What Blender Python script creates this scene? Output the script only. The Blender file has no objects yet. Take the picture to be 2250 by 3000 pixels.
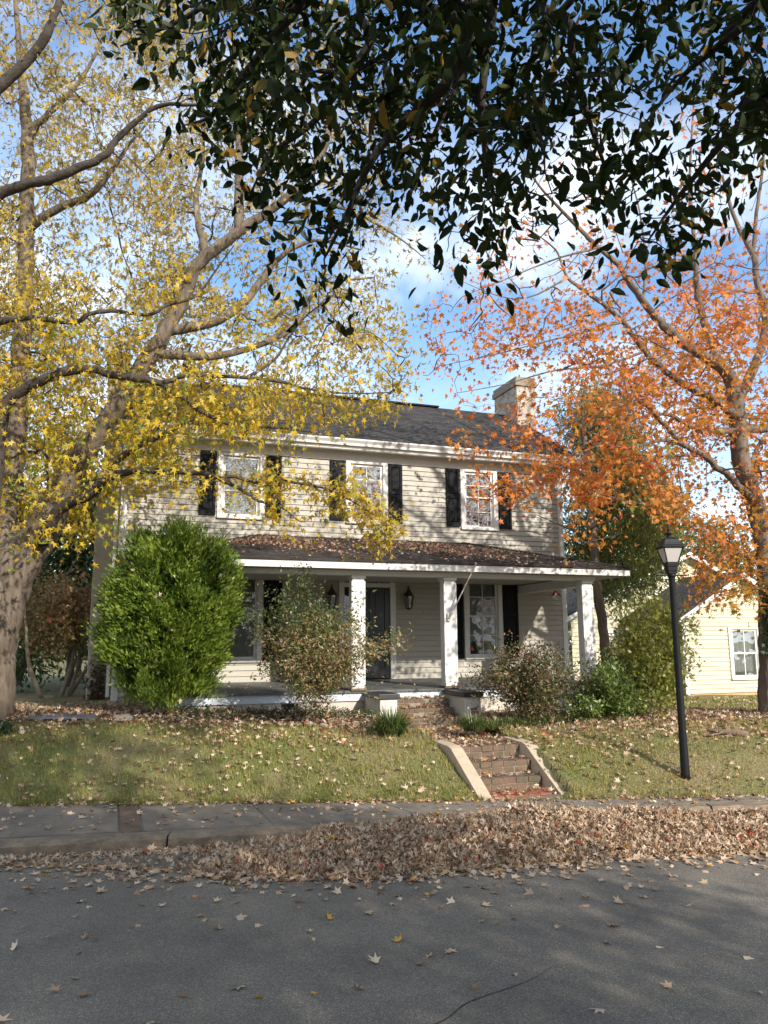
import bpy, math, random
import numpy as np
from mathutils import Vector
from math import sin, cos, radians, pi
random.seed(7); rng = np.random.default_rng(7)
S = bpy.context.scene
COL = S.collection
# ------------------------------------------------------------------ camera
EYE = 2.3; PITCH = radians(9.64); ROLL = radians(.35)
cam = bpy.data.cameras.new('camera'); co = bpy.data.objects.new('camera', cam); COL.objects.link(co)
cam.sensor_fit = 'VERTICAL'; cam.sensor_height = 36.0; cam.lens = 2250 / 3000 * 36.0
cam.clip_start = .1; cam.clip_end = 3000
co.location = (0, 0, EYE); co.rotation_mode = 'XYZ'
from mathutils import Matrix
co.matrix_world = Matrix.Translation((0, 0, EYE)) @ Matrix.Rotation(pi/2 + PITCH, 4, 'X') @ Matrix.Rotation(-ROLL, 4, 'Z')
S.camera = co
S.render.resolution_x = 768; S.render.resolution_y = 1024
# ------------------------------------------------------------------ light
SUN = Vector((1.158, -1.475, 1.0)).normalized()
sl = bpy.data.lights.new('sun', 'SUN'); sl.energy = 3.7; sl.angle = radians(.8); sl.color = (1, .93, .82)
so = bpy.data.objects.new('sun', sl); COL.objects.link(so); so.rotation_mode = 'QUATERNION'
so.rotation_quaternion = (-SUN).to_track_quat('-Z', 'Y'); so.location = SUN * 60
W = bpy.data.worlds.new('World'); S.world = W; W.use_nodes = True
S.view_settings.view_transform = 'Standard'; S.view_settings.look = 'None'; S.view_settings.gamma = 1
S.view_settings.exposure = 0.82

def world_nodes():
    nt = W.node_tree; nt.nodes.clear(); N = nt.nodes.new; L = nt.links.new
    out = N('ShaderNodeOutputWorld'); bg = N('ShaderNodeBackground'); bg.inputs['Strength'].default_value = .15
    sky = N('ShaderNodeTexSky'); sky.sky_type = 'NISHITA'; sky.sun_disc = False
    sky.sun_elevation = math.asin(SUN.z); sky.sun_rotation = math.atan2(SUN.x, SUN.y)
    sky.air_density = 1.15; sky.dust_density = .6; sky.ozone_density = 2.2
    tc = N('ShaderNodeTexCoord'); sep = N('ShaderNodeSeparateXYZ'); L(tc.outputs['Generated'], sep.inputs[0])
    ad = N('ShaderNodeMath'); ad.operation = 'ADD'; ad.inputs[1].default_value = .22; L(sep.outputs['Z'], ad.inputs[0])
    mx = N('ShaderNodeMath'); mx.operation = 'MAXIMUM'; mx.inputs[1].default_value = .08; L(ad.outputs[0], mx.inputs[0])
    dx = N('ShaderNodeMath'); dx.operation = 'DIVIDE'; L(sep.outputs['X'], dx.inputs[0]); L(mx.outputs[0], dx.inputs[1])
    dy = N('ShaderNodeMath'); dy.operation = 'DIVIDE'; L(sep.outputs['Y'], dy.inputs[0]); L(mx.outputs[0], dy.inputs[1])
    cb = N('ShaderNodeCombineXYZ'); L(dx.outputs[0], cb.inputs[0]); L(dy.outputs[0], cb.inputs[1]); cb.inputs[2].default_value = 5.2
    n1 = N('ShaderNodeTexNoise'); n1.inputs['Scale'].default_value = 1.6; n1.inputs['Detail'].default_value = 8; n1.inputs['Roughness'].default_value = .58
    n1.inputs['Distortion'].default_value = .25
    L(cb.outputs[0], n1.inputs['Vector'])
    r1 = N('ShaderNodeValToRGB'); r1.color_ramp.elements[0].position = .475; r1.color_ramp.elements[1].position = .68
    L(n1.outputs['Fac'], r1.inputs[0])
    hz = N('ShaderNodeMapRange'); hz.inputs['From Min'].default_value = .12; hz.inputs['From Max'].default_value = .42
    hz.inputs['To Min'].default_value = .4; hz.inputs['To Max'].default_value = 0; L(sep.outputs['Z'], hz.inputs['Value'])
    mm = N('ShaderNodeMath'); mm.operation = 'ADD'; mm.use_clamp = True; L(r1.outputs[0], mm.inputs[0]); L(hz.outputs[0], mm.inputs[1])
    bk = N('ShaderNodeMapRange'); bk.inputs['From Min'].default_value = .15; bk.inputs['From Max'].default_value = -.6; bk.inputs['To Min'].default_value = 0; bk.inputs['To Max'].default_value = .6; L(sep.outputs['Y'], bk.inputs['Value'])  # unseen cloud cover added behind the camera to whiten the ambient light
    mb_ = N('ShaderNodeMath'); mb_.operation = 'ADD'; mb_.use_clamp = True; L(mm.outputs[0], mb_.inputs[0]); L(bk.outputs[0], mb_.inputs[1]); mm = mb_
    n2 = N('ShaderNodeTexNoise'); n2.inputs['Scale'].default_value = 5; n2.inputs['Detail'].default_value = 6; L(cb.outputs[0], n2.inputs['Vector'])
    cr = N('ShaderNodeValToRGB'); cr.color_ramp.elements[0].color = (4.4, 4.9, 5.6, 1); cr.color_ramp.elements[1].color = (6.3, 6.5, 6.8, 1)
    cr.color_ramp.elements[0].position = .35; cr.color_ramp.elements[1].position = .62; L(n2.outputs['Fac'], cr.inputs[0])
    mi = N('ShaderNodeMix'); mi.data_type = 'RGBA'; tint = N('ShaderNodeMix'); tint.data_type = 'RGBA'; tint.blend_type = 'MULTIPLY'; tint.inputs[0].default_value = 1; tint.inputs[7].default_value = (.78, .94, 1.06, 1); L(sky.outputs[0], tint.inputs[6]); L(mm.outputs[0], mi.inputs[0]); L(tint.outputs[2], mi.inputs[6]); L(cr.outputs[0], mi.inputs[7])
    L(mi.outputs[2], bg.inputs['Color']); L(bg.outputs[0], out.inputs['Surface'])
world_nodes()

# ------------------------------------------------------------------ picture geometry helpers (pixels of a 1659 wide picture)
F = 2250 * .7373; CX = 829.5; CY = 1106.
def ray(px, py):
    xr = (px - CX) / F; ur = -(py - CY) / F
    x = xr * cos(ROLL) + ur * sin(ROLL); u = -xr * sin(ROLL) + ur * cos(ROLL)
    return np.array([x, cos(PITCH) - u * sin(PITCH), sin(PITCH) + u * cos(PITCH)])
def at(px, py, y):
    d = ray(px, py); return np.array([0, 0, EYE]) + d * (y / d[1])
def proj(P):
    P = np.atleast_2d(np.asarray(P, float)) - [0, 0, EYE]
    f = P[:, 1] * cos(PITCH) + P[:, 2] * sin(PITCH); u = -P[:, 1] * sin(PITCH) + P[:, 2] * cos(PITCH); x = P[:, 0]
    f = np.where(np.abs(f) < .05, .05, f)
    xr = x * cos(ROLL) - u * sin(ROLL); ur = x * sin(ROLL) + u * cos(ROLL)
    X = CX + F * xr / f; Y = CY - F * ur / f
    X[f < .06] = 1e6
    return X, Y
def inpoly(x, y, poly):
    r = np.zeros(len(x), bool); n = len(poly); j = n - 1
    for i in range(n):
        xi, yi = poly[i]; xj, yj = poly[j]
        if yi != yj:
            r ^= ((yi > y) != (yj > y)) & (x < (xj - xi) * (y - yi) / (yj - yi) + xi)
        j = i
    return r
# house frame
YAW = radians(70.85)
E1 = np.array([sin(YAW), cos(YAW), 0]); E2 = np.array([-cos(YAW), sin(YAW), 0]); ORG = E2 * 17.5
HROT = math.atan2(E1[1], E1[0])
def hw(X, Y, Z): return ORG + X * E1 + Y * E2 + np.array([0, 0, Z])
def to_house(x, y):
    dx = x - ORG[0]; dy = y - ORG[1]
    return dx * E1[0] + dy * E1[1], dx * E2[0] + dy * E2[1]

# ------------------------------------------------------------------ terrain
def backedge(x): return 11.14 + .025 * x + .0015 * x * x * (x > 0)
def kerbline(x): return 9.76 + .2 * np.clip(x, -9, 4.5) + .05 * (np.clip(x, 4.5, 40) - 4.5) + .05*(np.clip(x,-40,-9)+9)
def gz(x, y):
    x = np.asarray(x, float); y = np.asarray(y, float)
    t = y - backedge(x)
    P = np.interp(x, [-14, -7, -4, -1, 1, 3, 8, 12, 20], [1.02, 1.06, 1.09, .98, .87, .83, .80, .76, .7])
    s = np.interp(t, [-5, 0, .5, 1.2, 2.0, 3.0, 9, 60], [-.04, 0, .27, .69, .90, 1.0, .98, .8])
    z = .1 + (P - .1) * s
    z = z + .018 * np.sin(x * 1.9 + y * .7) * np.sin(y * 2.3 - x * .6) * np.clip(t * 2, 0, 1)
    return z
def corridor(x, y):
    X, Y = to_house(np.asarray(x, float), np.asarray(y, float))
    return (X > 4.98) & (X < 6.28) & (Y > -7.6) & (Y < -2.6)
def gzc(x, y):
    z = gz(x, y); X, Y = to_house(np.asarray(x, float), np.asarray(y, float))
    m = (X > 4.98) & (X < 6.28) & (Y > -7.6) & (Y < -2.9)
    zc = np.interp(Y, [-7.6, -6.9, -6.5, -6.15, -4.1, -3.0], [.02, .02, .16, .5, .62, .6])
    return np.where(m, np.minimum(z, zc), z)
def hit(px, py):
    d = ray(px, py); t = 4.0
    while t < 80:
        p = np.array([0, 0, EYE]) + d * t
        if p[2] <= gz(p[0], p[1]): break
        t += .02
    return p

# ------------------------------------------------------------------ mesh builder
class MB:
    def __init__(s): s.v = []; s.f = []; s.m = []
    def add(s, vs, fs, m=0):
        b = len(s.v); s.v += [tuple(p) for p in vs]; s.f += [tuple(i + b for i in f) for f in fs]; s.m += [m] * len(fs); return s
    def quad(s, a, b, c, d, m=0): return s.add([a, b, c, d], [(0, 1, 2, 3)], m)
    def box(s, x0, x1, y0, y1, z0, z1, m=0):
        v = [(x0, y0, z0), (x1, y0, z0), (x1, y1, z0), (x0, y1, z0), (x0, y0, z1), (x1, y0, z1), (x1, y1, z1), (x0, y1, z1)]
        return s.add(v, [(0, 3, 2, 1), (4, 5, 6, 7), (0, 1, 5, 4), (1, 2, 6, 5), (2, 3, 7, 6), (3, 0, 4, 7)], m)
    def prism(s, poly, a0, a1, axis='x', m=0):
        """closed polygon extruded along an axis; poly holds the two other coordinates"""
        n = len(poly)
        def mk(p, a): return {'x': (a, p[0], p[1]), 'y': (p[0], a, p[1]), 'z': (p[0], p[1], a)}[axis]
        v = [mk(p, a0) for p in poly] + [mk(p, a1) for p in poly]
        f = [tuple(range(n)), tuple(range(2 * n - 1, n - 1, -1))] + [(i, (i + n), (i + 1) % n + n, (i + 1) % n) for i in range(n)]
        return s.add(v, f, m)
    def tube(s, pts, rad, n=8, m=0, cap=True):
        pts = [Vector(p) for p in pts]; rad = rad if hasattr(rad, '__len__') else [rad] * len(pts)
        vs = []; fs = []; ref = None
        for i, p in enumerate(pts):
            t = (pts[min(i + 1, len(pts) - 1)] - pts[max(i - 1, 0)]).normalized()
            if ref is None:
                ref = Vector((0, 0, 1)) if abs(t.z) < .9 else Vector((1, 0, 0))
            a = (ref - t * ref.dot(t)).normalized(); b = t.cross(a); ref = a
            for k in range(n):
                q = 2 * pi * k / n; vs.append(p + (a * cos(q) + b * sin(q)) * rad[i])
        for i in range(len(pts) - 1):
            for k in range(n):
                fs.append((i * n + k, i * n + (k + 1) % n, (i + 1) * n + (k + 1) % n, (i + 1) * n + k))
        if cap: fs.append(tuple(range(n - 1, -1, -1))); fs.append(tuple((len(pts) - 1) * n + k for k in range(n)))
        return s.add(vs, fs, m)
    def lathe(s, prof, n=12, c=(0, 0, 0), m=0, rot=0):
        vs = []; fs = []
        for r, z in prof:
            for k in range(n):
                q = 2 * pi * k / n + rot; vs.append((c[0] + r * cos(q), c[1] + r * sin(q), c[2] + z))
        for i in range(len(prof) - 1):
            for k in range(n): fs.append((i * n + k, i * n + (k + 1) % n, (i + 1) * n + (k + 1) % n, (i + 1) * n + k))
        fs.append(tuple(range(n - 1, -1, -1))); fs.append(tuple((len(prof) - 1) * n + k for k in range(n)))
        return s.add(vs, fs, m)
    def build(s, name, mat, parent=None, smooth=False, bevel=0):
        me = bpy.data.meshes.new(name); me.from_pydata(s.v, [], s.f)
        for mm in (mat if isinstance(mat, (list, tuple)) else [mat]): me.materials.append(mm)
        if any(s.m): me.polygons.foreach_set('material_index', s.m)
        if smooth: me.polygons.foreach_set('use_smooth', [True] * len(s.f))
        me.update()
        o = bpy.data.objects.new(name, me); COL.objects.link(o); o.parent = parent
        if bevel:
            b = o.modifiers.new('bevel', 'BEVEL'); b.width = bevel; b.segments = 2; b.limit_method = 'ANGLE'
        return o
def tag(o, label=None, cat=None, group=None, kind=None):
    if label: o['label'] = label
    if cat: o['category'] = cat
    if group: o['group'] = group
    if kind: o['kind'] = kind
    return o
def empty(name, loc, rz, label, cat, group=None):
    o = bpy.data.objects.new(name, None); COL.objects.link(o); o.location = tuple(loc); o.rotation_euler = (0, 0, rz)
    o.empty_display_size = .2
    return tag(o, label, cat, group)

# ------------------------------------------------------------------ materials
def mat(name, base, rough=.7, noise=0, nscale=8, col2=None, bump=0, bscale=60, spec=.3, metal=0, stain=None, stretch=(1, 1, 1)):
    m = bpy.data.materials.new(name); m.use_nodes = True; nt = m.node_tree; N = nt.nodes.new; L = nt.links.new
    b = nt.nodes['Principled BSDF']; b.inputs['Base Color'].default_value = (*base, 1); b.inputs['Roughness'].default_value = rough
    b.inputs['Specular IOR Level'].default_value = spec; b.inputs['Metallic'].default_value = metal
    tc = N('ShaderNodeTexCoord'); mp = N('ShaderNodeMapping'); mp.inputs['Scale'].default_value = stretch; L(tc.outputs['Object'], mp.inputs['Vector'])
    if noise or col2:
        t = N('ShaderNodeTexNoise'); t.inputs['Scale'].default_value = nscale; t.inputs['Detail'].default_value = 7; t.inputs['Roughness'].default_value = .65
        L(mp.outputs[0], t.inputs['Vector'])
        r = N('ShaderNodeValToRGB'); r.color_ramp.elements[0].position = .34; r.color_ramp.elements[1].position = .68
        c2 = col2 or tuple(c * (1 - noise) for c in base)
        r.color_ramp.elements[0].color = (*c2, 1); r.color_ramp.elements[1].color = (*base, 1)
        L(t.outputs['Fac'], r.inputs[0]); src = r.outputs[0]
        if stain:
            t2 = N('ShaderNodeTexNoise'); t2.inputs['Scale'].default_value = stain[1]; t2.inputs['Detail'].default_value = 9; t2.inputs['Roughness'].default_value = .7
            L(mp.outputs[0], t2.inputs['Vector'])
            r2 = N('ShaderNodeValToRGB'); r2.color_ramp.elements[0].position = stain[2]; r2.color_ramp.elements[1].position = stain[2] + stain[3]
            L(t2.outputs['Fac'], r2.inputs[0])
            mx = N('ShaderNodeMix'); mx.data_type = 'RGBA'; L(r2.outputs[0], mx.inputs[0]); L(src, mx.inputs[6]); mx.inputs[7].default_value = (*stain[0], 1)
            src = mx.outputs[2]
        L(src, b.inputs['Base Color'])
    if bump:
        t = N('ShaderNodeTexNoise'); t.inputs['Scale'].default_value = bscale; t.inputs['Detail'].default_value = 6; L(mp.outputs[0], t.inputs['Vector'])
        bp = N('ShaderNodeBump'); bp.inputs['Strength'].default_value = bump; bp.inputs['Distance'].default_value = .02
        L(t.outputs['Fac'], bp.inputs['Height']); L(bp.outputs[0], b.inputs['Normal'])
    return m
def leafmat(name, stops, transl=.4, gloss=.06, rough=.45):
    m = bpy.data.materials.new(name); m.use_nodes = True; nt = m.node_tree; nt.nodes.clear(); N = nt.nodes.new; L = nt.links.new
    out = N('ShaderNodeOutputMaterial'); a = N('ShaderNodeAttribute'); a.attribute_name = 'rnd'
    r = N('ShaderNodeValToRGB'); e = r.color_ramp.elements
    while len(e) < len(stops): e.new(.5)
    for k, (p, c) in enumerate(stops): e[k].position = p; e[k].color = (*c, 1)
    L(a.outputs['Fac'], r.inputs[0])
    d = N('ShaderNodeBsdfDiffuse'); t = N('ShaderNodeBsdfTranslucent'); g = N('ShaderNodeBsdfGlossy'); g.inputs['Roughness'].default_value = rough
    L(r.outputs[0], d.inputs[0]); L(r.outputs[0], t.inputs[0])
    m1 = N('ShaderNodeMixShader'); m1.inputs[0].default_value = transl; L(d.outputs[0], m1.inputs[1]); L(t.outputs[0], m1.inputs[2])
    m2 = N('ShaderNodeMixShader'); m2.inputs[0].default_value = gloss; L(m1.outputs[0], m2.inputs[1]); L(g.outputs[0], m2.inputs[2])
    L(m2.outputs[0], out.inputs['Surface']); return m
def glassmat(name, tint=(.75, .8, .8), base=.18, wob=.012):
    m = bpy.data.materials.new(name); m.use_nodes = True; nt = m.node_tree; nt.nodes.clear(); N = nt.nodes.new; L = nt.links.new
    out = N('ShaderNodeOutputMaterial'); g = N('ShaderNodeBsdfGlossy'); g.inputs['Roughness'].default_value = .015
    t = N('ShaderNodeBsdfTransparent'); t.inputs[0].default_value = (*tint, 1)
    fr = N('ShaderNodeFresnel'); fr.inputs['IOR'].default_value = 1.52
    ad = N('ShaderNodeMath'); ad.operation = 'ADD'; ad.use_clamp = True; ad.inputs[1].default_value = base; L(fr.outputs[0], ad.inputs[0])
    tc = N('ShaderNodeTexCoord'); n = N('ShaderNodeTexNoise'); n.inputs['Scale'].default_value = 3.5; n.inputs['Detail'].default_value = 1; L(tc.outputs['Object'], n.inputs['Vector'])
    bp = N('ShaderNodeBump'); bp.inputs['Strength'].default_value = 1; bp.inputs['Distance'].default_value = wob; L(n.outputs['Fac'], bp.inputs['Height']); L(bp.outputs[0], g.inputs['Normal'])
    mx = N('ShaderNodeMixShader'); L(ad.outputs[0], mx.inputs[0]); L(t.outputs[0], mx.inputs[1]); L(g.outputs[0], mx.inputs[2]); L(mx.outputs[0], out.inputs['Surface'])
    return m
def shinglemat(name, base, sc=(1, 1), w=.3, h=.12):
    m = bpy.data.materials.new(name); m.use_nodes = True; nt = m.node_tree; N = nt.nodes.new; L = nt.links.new
    b = nt.nodes['Principled BSDF']; b.inputs['Roughness'].default_value = .9; b.inputs['Specular IOR Level'].default_value = .2
    tc = N('ShaderNodeTexCoord'); mp = N('ShaderNodeMapping'); mp.inputs['Scale'].default_value = (sc[0], sc[1], 1); L(tc.outputs['Object'], mp.inputs['Vector'])
    k = N('ShaderNodeTexBrick'); k.inputs['Scale'].default_value = 1; k.inputs['Brick Width'].default_value = w; k.inputs['Row Height'].default_value = h
    k.inputs['Mortar Size'].default_value = .005; k.inputs['Color1'].default_value = (*base, 1); k.inputs['Color2'].default_value = (*[c * .62 for c in base], 1)
    k.inputs['Mortar'].default_value = (*[c * .35 for c in base], 1); L(mp.outputs[0], k.inputs['Vector'])
    n = N('ShaderNodeTexNoise'); n.inputs['Scale'].default_value = 1.3; n.inputs['Detail'].default_value = 8; L(tc.outputs['Object'], n.inputs['Vector'])
    r = N('ShaderNodeValToRGB'); r.color_ramp.elements[0].color = (.65, .62, .6, 1); r.color_ramp.elements[1].color = (1.25, 1.22, 1.18, 1); L(n.outputs['Fac'], r.inputs[0])
    mx = N('ShaderNodeMix'); mx.data_type = 'RGBA'; mx.blend_type = 'MULTIPLY'; mx.inputs[0].default_value = 1; L(k.outputs['Color'], mx.inputs[6]); L(r.outputs[0], mx.inputs[7])
    n2 = N('ShaderNodeTexNoise'); n2.inputs['Scale'].default_value = 160; L(tc.outputs['Object'], n2.inputs['Vector'])
    bp = N('ShaderNodeBump'); bp.inputs['Strength'].default_value = .5; bp.inputs['Distance'].default_value = .01; L(n2.outputs['Fac'], bp.inputs['Height']); L(bp.outputs[0], b.inputs['Normal'])
    L(mx.outputs[2], b.inputs['Base Color']); return m
def asphaltmat():
    m = bpy.data.materials.new('asphalt'); m.use_nodes = True; nt = m.node_tree; N = nt.nodes.new; L = nt.links.new
    b = nt.nodes['Principled BSDF']; b.inputs['Roughness'].default_value = .82; b.inputs['Specular IOR Level'].default_value = .35
    tc = N('ShaderNodeTexCoord')
    def noise(sc, det=4, ro=.6):
        n = N('ShaderNodeTexNoise'); n.inputs['Scale'].default_value = sc; n.inputs['Detail'].default_value = det; n.inputs['Roughness'].default_value = ro
        L(tc.outputs['Object'], n.inputs['Vector']); return n
    v = N('ShaderNodeTexVoronoi'); v.inputs['Scale'].default_value = 150; L(tc.outputs['Object'], v.inputs['Vector'])
    r = N('ShaderNodeValToRGB'); e = r.color_ramp.elements; e[0].position = .0; e[0].color = (.10, .088, .070, 1); e[1].position = 1; e[1].color = (.32, .30, .26, 1)
    x = e.new(.6); x.color = (.155, .137, .109, 1); x = e.new(.9); x.color = (.21, .188, .15, 1)
    sp = N('ShaderNodeSeparateColor'); L(v.outputs['Color'], sp.inputs[0]); L(sp.outputs[0], r.inputs[0])
    big = noise(.7, 6); rb = N('ShaderNodeValToRGB'); rb.color_ramp.elements[0].position = .3; rb.color_ramp.elements[0].color = (.70, .70, .72, 1); rb.color_ramp.elements[1].position = .7; rb.color_ramp.elements[1].color = (1.28, 1.26, 1.22, 1)
    L(big.outputs['Fac'], rb.inputs[0])
    mx = N('ShaderNodeMix'); mx.data_type = 'RGBA'; mx.blend_type = 'MULTIPLY'; mx.inputs[0].default_value = 1; L(r.outputs[0], mx.inputs[6]); L(rb.outputs[0], mx.inputs[7])
    st = noise(1.9, 5); rs = N('ShaderNodeValToRGB'); rs.color_ramp.elements[0].position = .62; rs.color_ramp.elements[1].position = .74; L(st.outputs['Fac'], rs.inputs[0])
    mf = N('ShaderNodeMath'); mf.operation = 'MULTIPLY'; mf.inputs[1].default_value = .4; L(rs.outputs[0], mf.inputs[0])
    m2 = N('ShaderNodeMix'); m2.data_type = 'RGBA'; L(mf.outputs[0], m2.inputs[0]); L(mx.outputs[2], m2.inputs[6]); m2.inputs[7].default_value = (.05, .05, .052, 1)
    L(m2.outputs[2], b.inputs['Base Color'])
    bp = N('ShaderNodeBump'); bp.inputs['Strength'].default_value = .7; bp.inputs['Distance'].default_value = .006; L(v.outputs['Distance'], bp.inputs['Height']); L(bp.outputs[0], b.inputs['Normal'])
    return m
def soilmat():
    m = bpy.data.materials.new('lawn_soil'); m.use_nodes = True; nt = m.node_tree; N = nt.nodes.new; L = nt.links.new
    b = nt.nodes['Principled BSDF']; b.inputs['Roughness'].default_value = .95
    tc = N('ShaderNodeTexCoord')
    n = N('ShaderNodeTexNoise'); n.inputs['Scale'].default_value = .9; n.inputs['Detail'].default_value = 8; L(tc.outputs['Object'], n.inputs['Vector'])
    r = N('ShaderNodeValToRGB'); e = r.color_ramp.elements; e[0].position = .35; e[0].color = (.13, .145, .04, 1); e[1].position = .68; e[1].color = (.23, .175, .09, 1)
    L(n.outputs['Fac'], r.inputs[0])
    n2 = N('ShaderNodeTexNoise'); n2.inputs['Scale'].default_value = 28; n2.inputs['Detail'].default_value = 6; L(tc.outputs['Object'], n2.inputs['Vector'])
    r2 = N('ShaderNodeValToRGB'); r2.color_ramp.elements[0].color = (.45, .45, .45, 1); r2.color_ramp.elements[1].color = (1.35, 1.35, 1.35, 1); L(n2.outputs['Fac'], r2.inputs[0])
    mx = N('ShaderNodeMix'); mx.data_type = 'RGBA'; mx.blend_type = 'MULTIPLY'; mx.inputs[0].default_value = 1; L(r.outputs[0], mx.inputs[6]); L(r2.outputs[0], mx.inputs[7])
    L(mx.outputs[2], b.inputs['Base Color'])
    bp = N('ShaderNodeBump'); bp.inputs['Strength'].default_value = 1; bp.inputs['Distance'].default_value = .04; L(n2.outputs['Fac'], bp.inputs['Height']); L(bp.outputs[0], b.inputs['Normal'])
    return m
M = dict(
    siding=mat('siding_paint', (.44, .412, .355), .6, .12, 2.2, bump=.06, bscale=9, stain=((.375, .35, .30), 1.2, .6, .25), stretch=(.5, 1, 3)),
    trim=mat('white_trim', (.70, .685, .65), .55, .1, 5, stain=((.55, .52, .46), 3, .62, .2)),
    column=mat('peeling_white_paint', (.70, .69, .67), .6, .08, 6, stain=((.42, .36, .3), 7, .66, .06)),
    shutter=mat('black_shutter', (.02, .021, .024), .75, .25, 5, spec=.1),
    door=mat('dark_door', (.018, .022, .024), .35, .2, 4, spec=.5),
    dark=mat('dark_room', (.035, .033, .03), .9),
    blind=mat('blind', (.62, .62, .6), .6),
    curtain=mat('curtain', (.6, .59, .56), .8, .15, 6),
    glass=glassmat('window_glass', base=.06), glassup=glassmat('upper_window_glass', base=.42),
    roof=shinglemat('dark_shingle', (.075, .073, .072), (1, 1.17), .32, .14), proof=shinglemat('porch_shingle', (.068, .06, .056), (1, 1), .32, .14),
    floor=mat('grey_porch_paint', (.14, .145, .14), .55, .35, 3, bump=.05, bscale=20, spec=.35),
    skirt=mat('blue_white_paint', (.62, .66, .72), .6, .12, 4, stain=((.42, .43, .44), 4, .6, .15)),
    stucco=mat('stucco', (.60, .55, .47), .9, .25, 3, bump=.3, bscale=40, stain=((.44, .33, .22), 2.2, .56, .12)),
    whitebrick=mat('whitewashed_brick', (.66, .64, .59), .85, .2, 6, bump=.5, bscale=26, stain=((.34, .24, .18), 4, .55, .12)),
    chimbrick=mat('flaking_white_brick', (.50, .45, .38), .9, .3, 5, bump=.5, bscale=26, stain=((.24, .15, .11), 3.2, .50, .1)),
    slab=mat('black_slab_paint', (.035, .036, .04), .5, .3, 8, spec=.45),
    brick=mat('worn_brick', (.22, .125, .085), .9, 0, 7, col2=(.12, .09, .065), bump=.5, bscale=60, stain=((.085, .082, .05), 3.2, .46, .2)),
    brickred=mat('red_brick', (.34, .12, .065), .9, 0, 4, col2=(.2, .085, .055), bump=.4, bscale=60),
    mortar=mat('mortar', (.30, .26, .21), .95, .3, 20, stain=((.10, .10, .06), 3, .52, .2)),
    concrete=mat('tan_concrete', (.47, .38, .27), .9, .2, 9, bump=.25, bscale=50, stain=((.3, .25, .19), 3, .6, .15)),
    slabgrey=mat('pavement_concrete', (.20, .17, .135), .92, .25, 3.5, bump=.25, bscale=70, stain=((.12, .10, .085), 1.4, .52, .2)),
    kerb=mat('granite_kerb', (.25, .195, .135), .92, .45, 6, bump=.6, bscale=30, stain=((.12, .10, .08), 2.5, .55, .15)),
    kerbstrip=mat('kerb_strip', (.19, .165, .135), .95, .4, 6, bump=.5, bscale=45, stain=((.07, .09, .03), 1.3, .62, .1)),
    asphalt=asphaltmat(), soil=soilmat(),
    crack=mat('crack_tar', (.02, .02, .02), .9), bed=mat('bed_mulch', (.13, .085, .055), .95, .5, 12, bump=.8, bscale=30),
    bark_l=mat('grey_ridged_bark', (.215, .17, .13), .95, 0, 5, col2=(.085, .066, .05), bump=1.0, bscale=13, stretch=(2.4, 2.4, .38), stain=((.36, .34, .29), 1.6, .6, .1)),
    bark_d=mat('dark_limb_bark', (.085, .068, .055), .95, .5, 9, bump=.8, bscale=22),
    bark_r=mat('maple_bark', (.21, .165, .13), .95, 0, 4, col2=(.10, .08, .065), bump=.9, bscale=14, stretch=(1.5, 1.5, .35)),
    bark_o=mat('overhead_bark', (.05, .042, .036), .95, .4, 9, bump=.6, bscale=22),
    bark_s=mat('shrub_stem', (.16, .105, .07), .9, .4, 12),
    bark_p=mat('pale_stem', (.26, .22, .17), .9, .4, 9),
    metal=mat('black_lamp_paint', (.010, .011, .012), .5, .3, 12, spec=.25, bump=.05, bscale=30),
    frost=mat('frosted_pane', (.50, .46, .43), .5, .08, 4), brass=mat('aged_brass', (.10, .075, .045), .45, .3, 14, metal=.6),
    sticker=mat('yellow_sticker', (.65, .6, .06), .5), red=mat('red_decal', (.45, .05, .04), .5),
    ysiding=mat('yellow_siding', (.58, .53, .385), .6, .06, 2, stretch=(.5, 1, 3)), ytrim=mat('bright_white_trim', (.83, .82, .79), .5, .05, 4),
    yfound=mat('ochre_foundation', (.55, .38, .2), .9, .2, 4), rock=mat('river_rock', (.40, .36, .30), .9, .4, 5, bump=.4, bscale=14),
    wood=mat('weathered_wood', (.2, .14, .1), .9, .4, 9, bump=.6, bscale=20), grate=mat('steel_plate', (.17, .18, .21), .4, .3, 8, metal=.3),
    pole=mat('pale_pole', (.50, .47, .43), .5, .15, 9),
)
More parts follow.
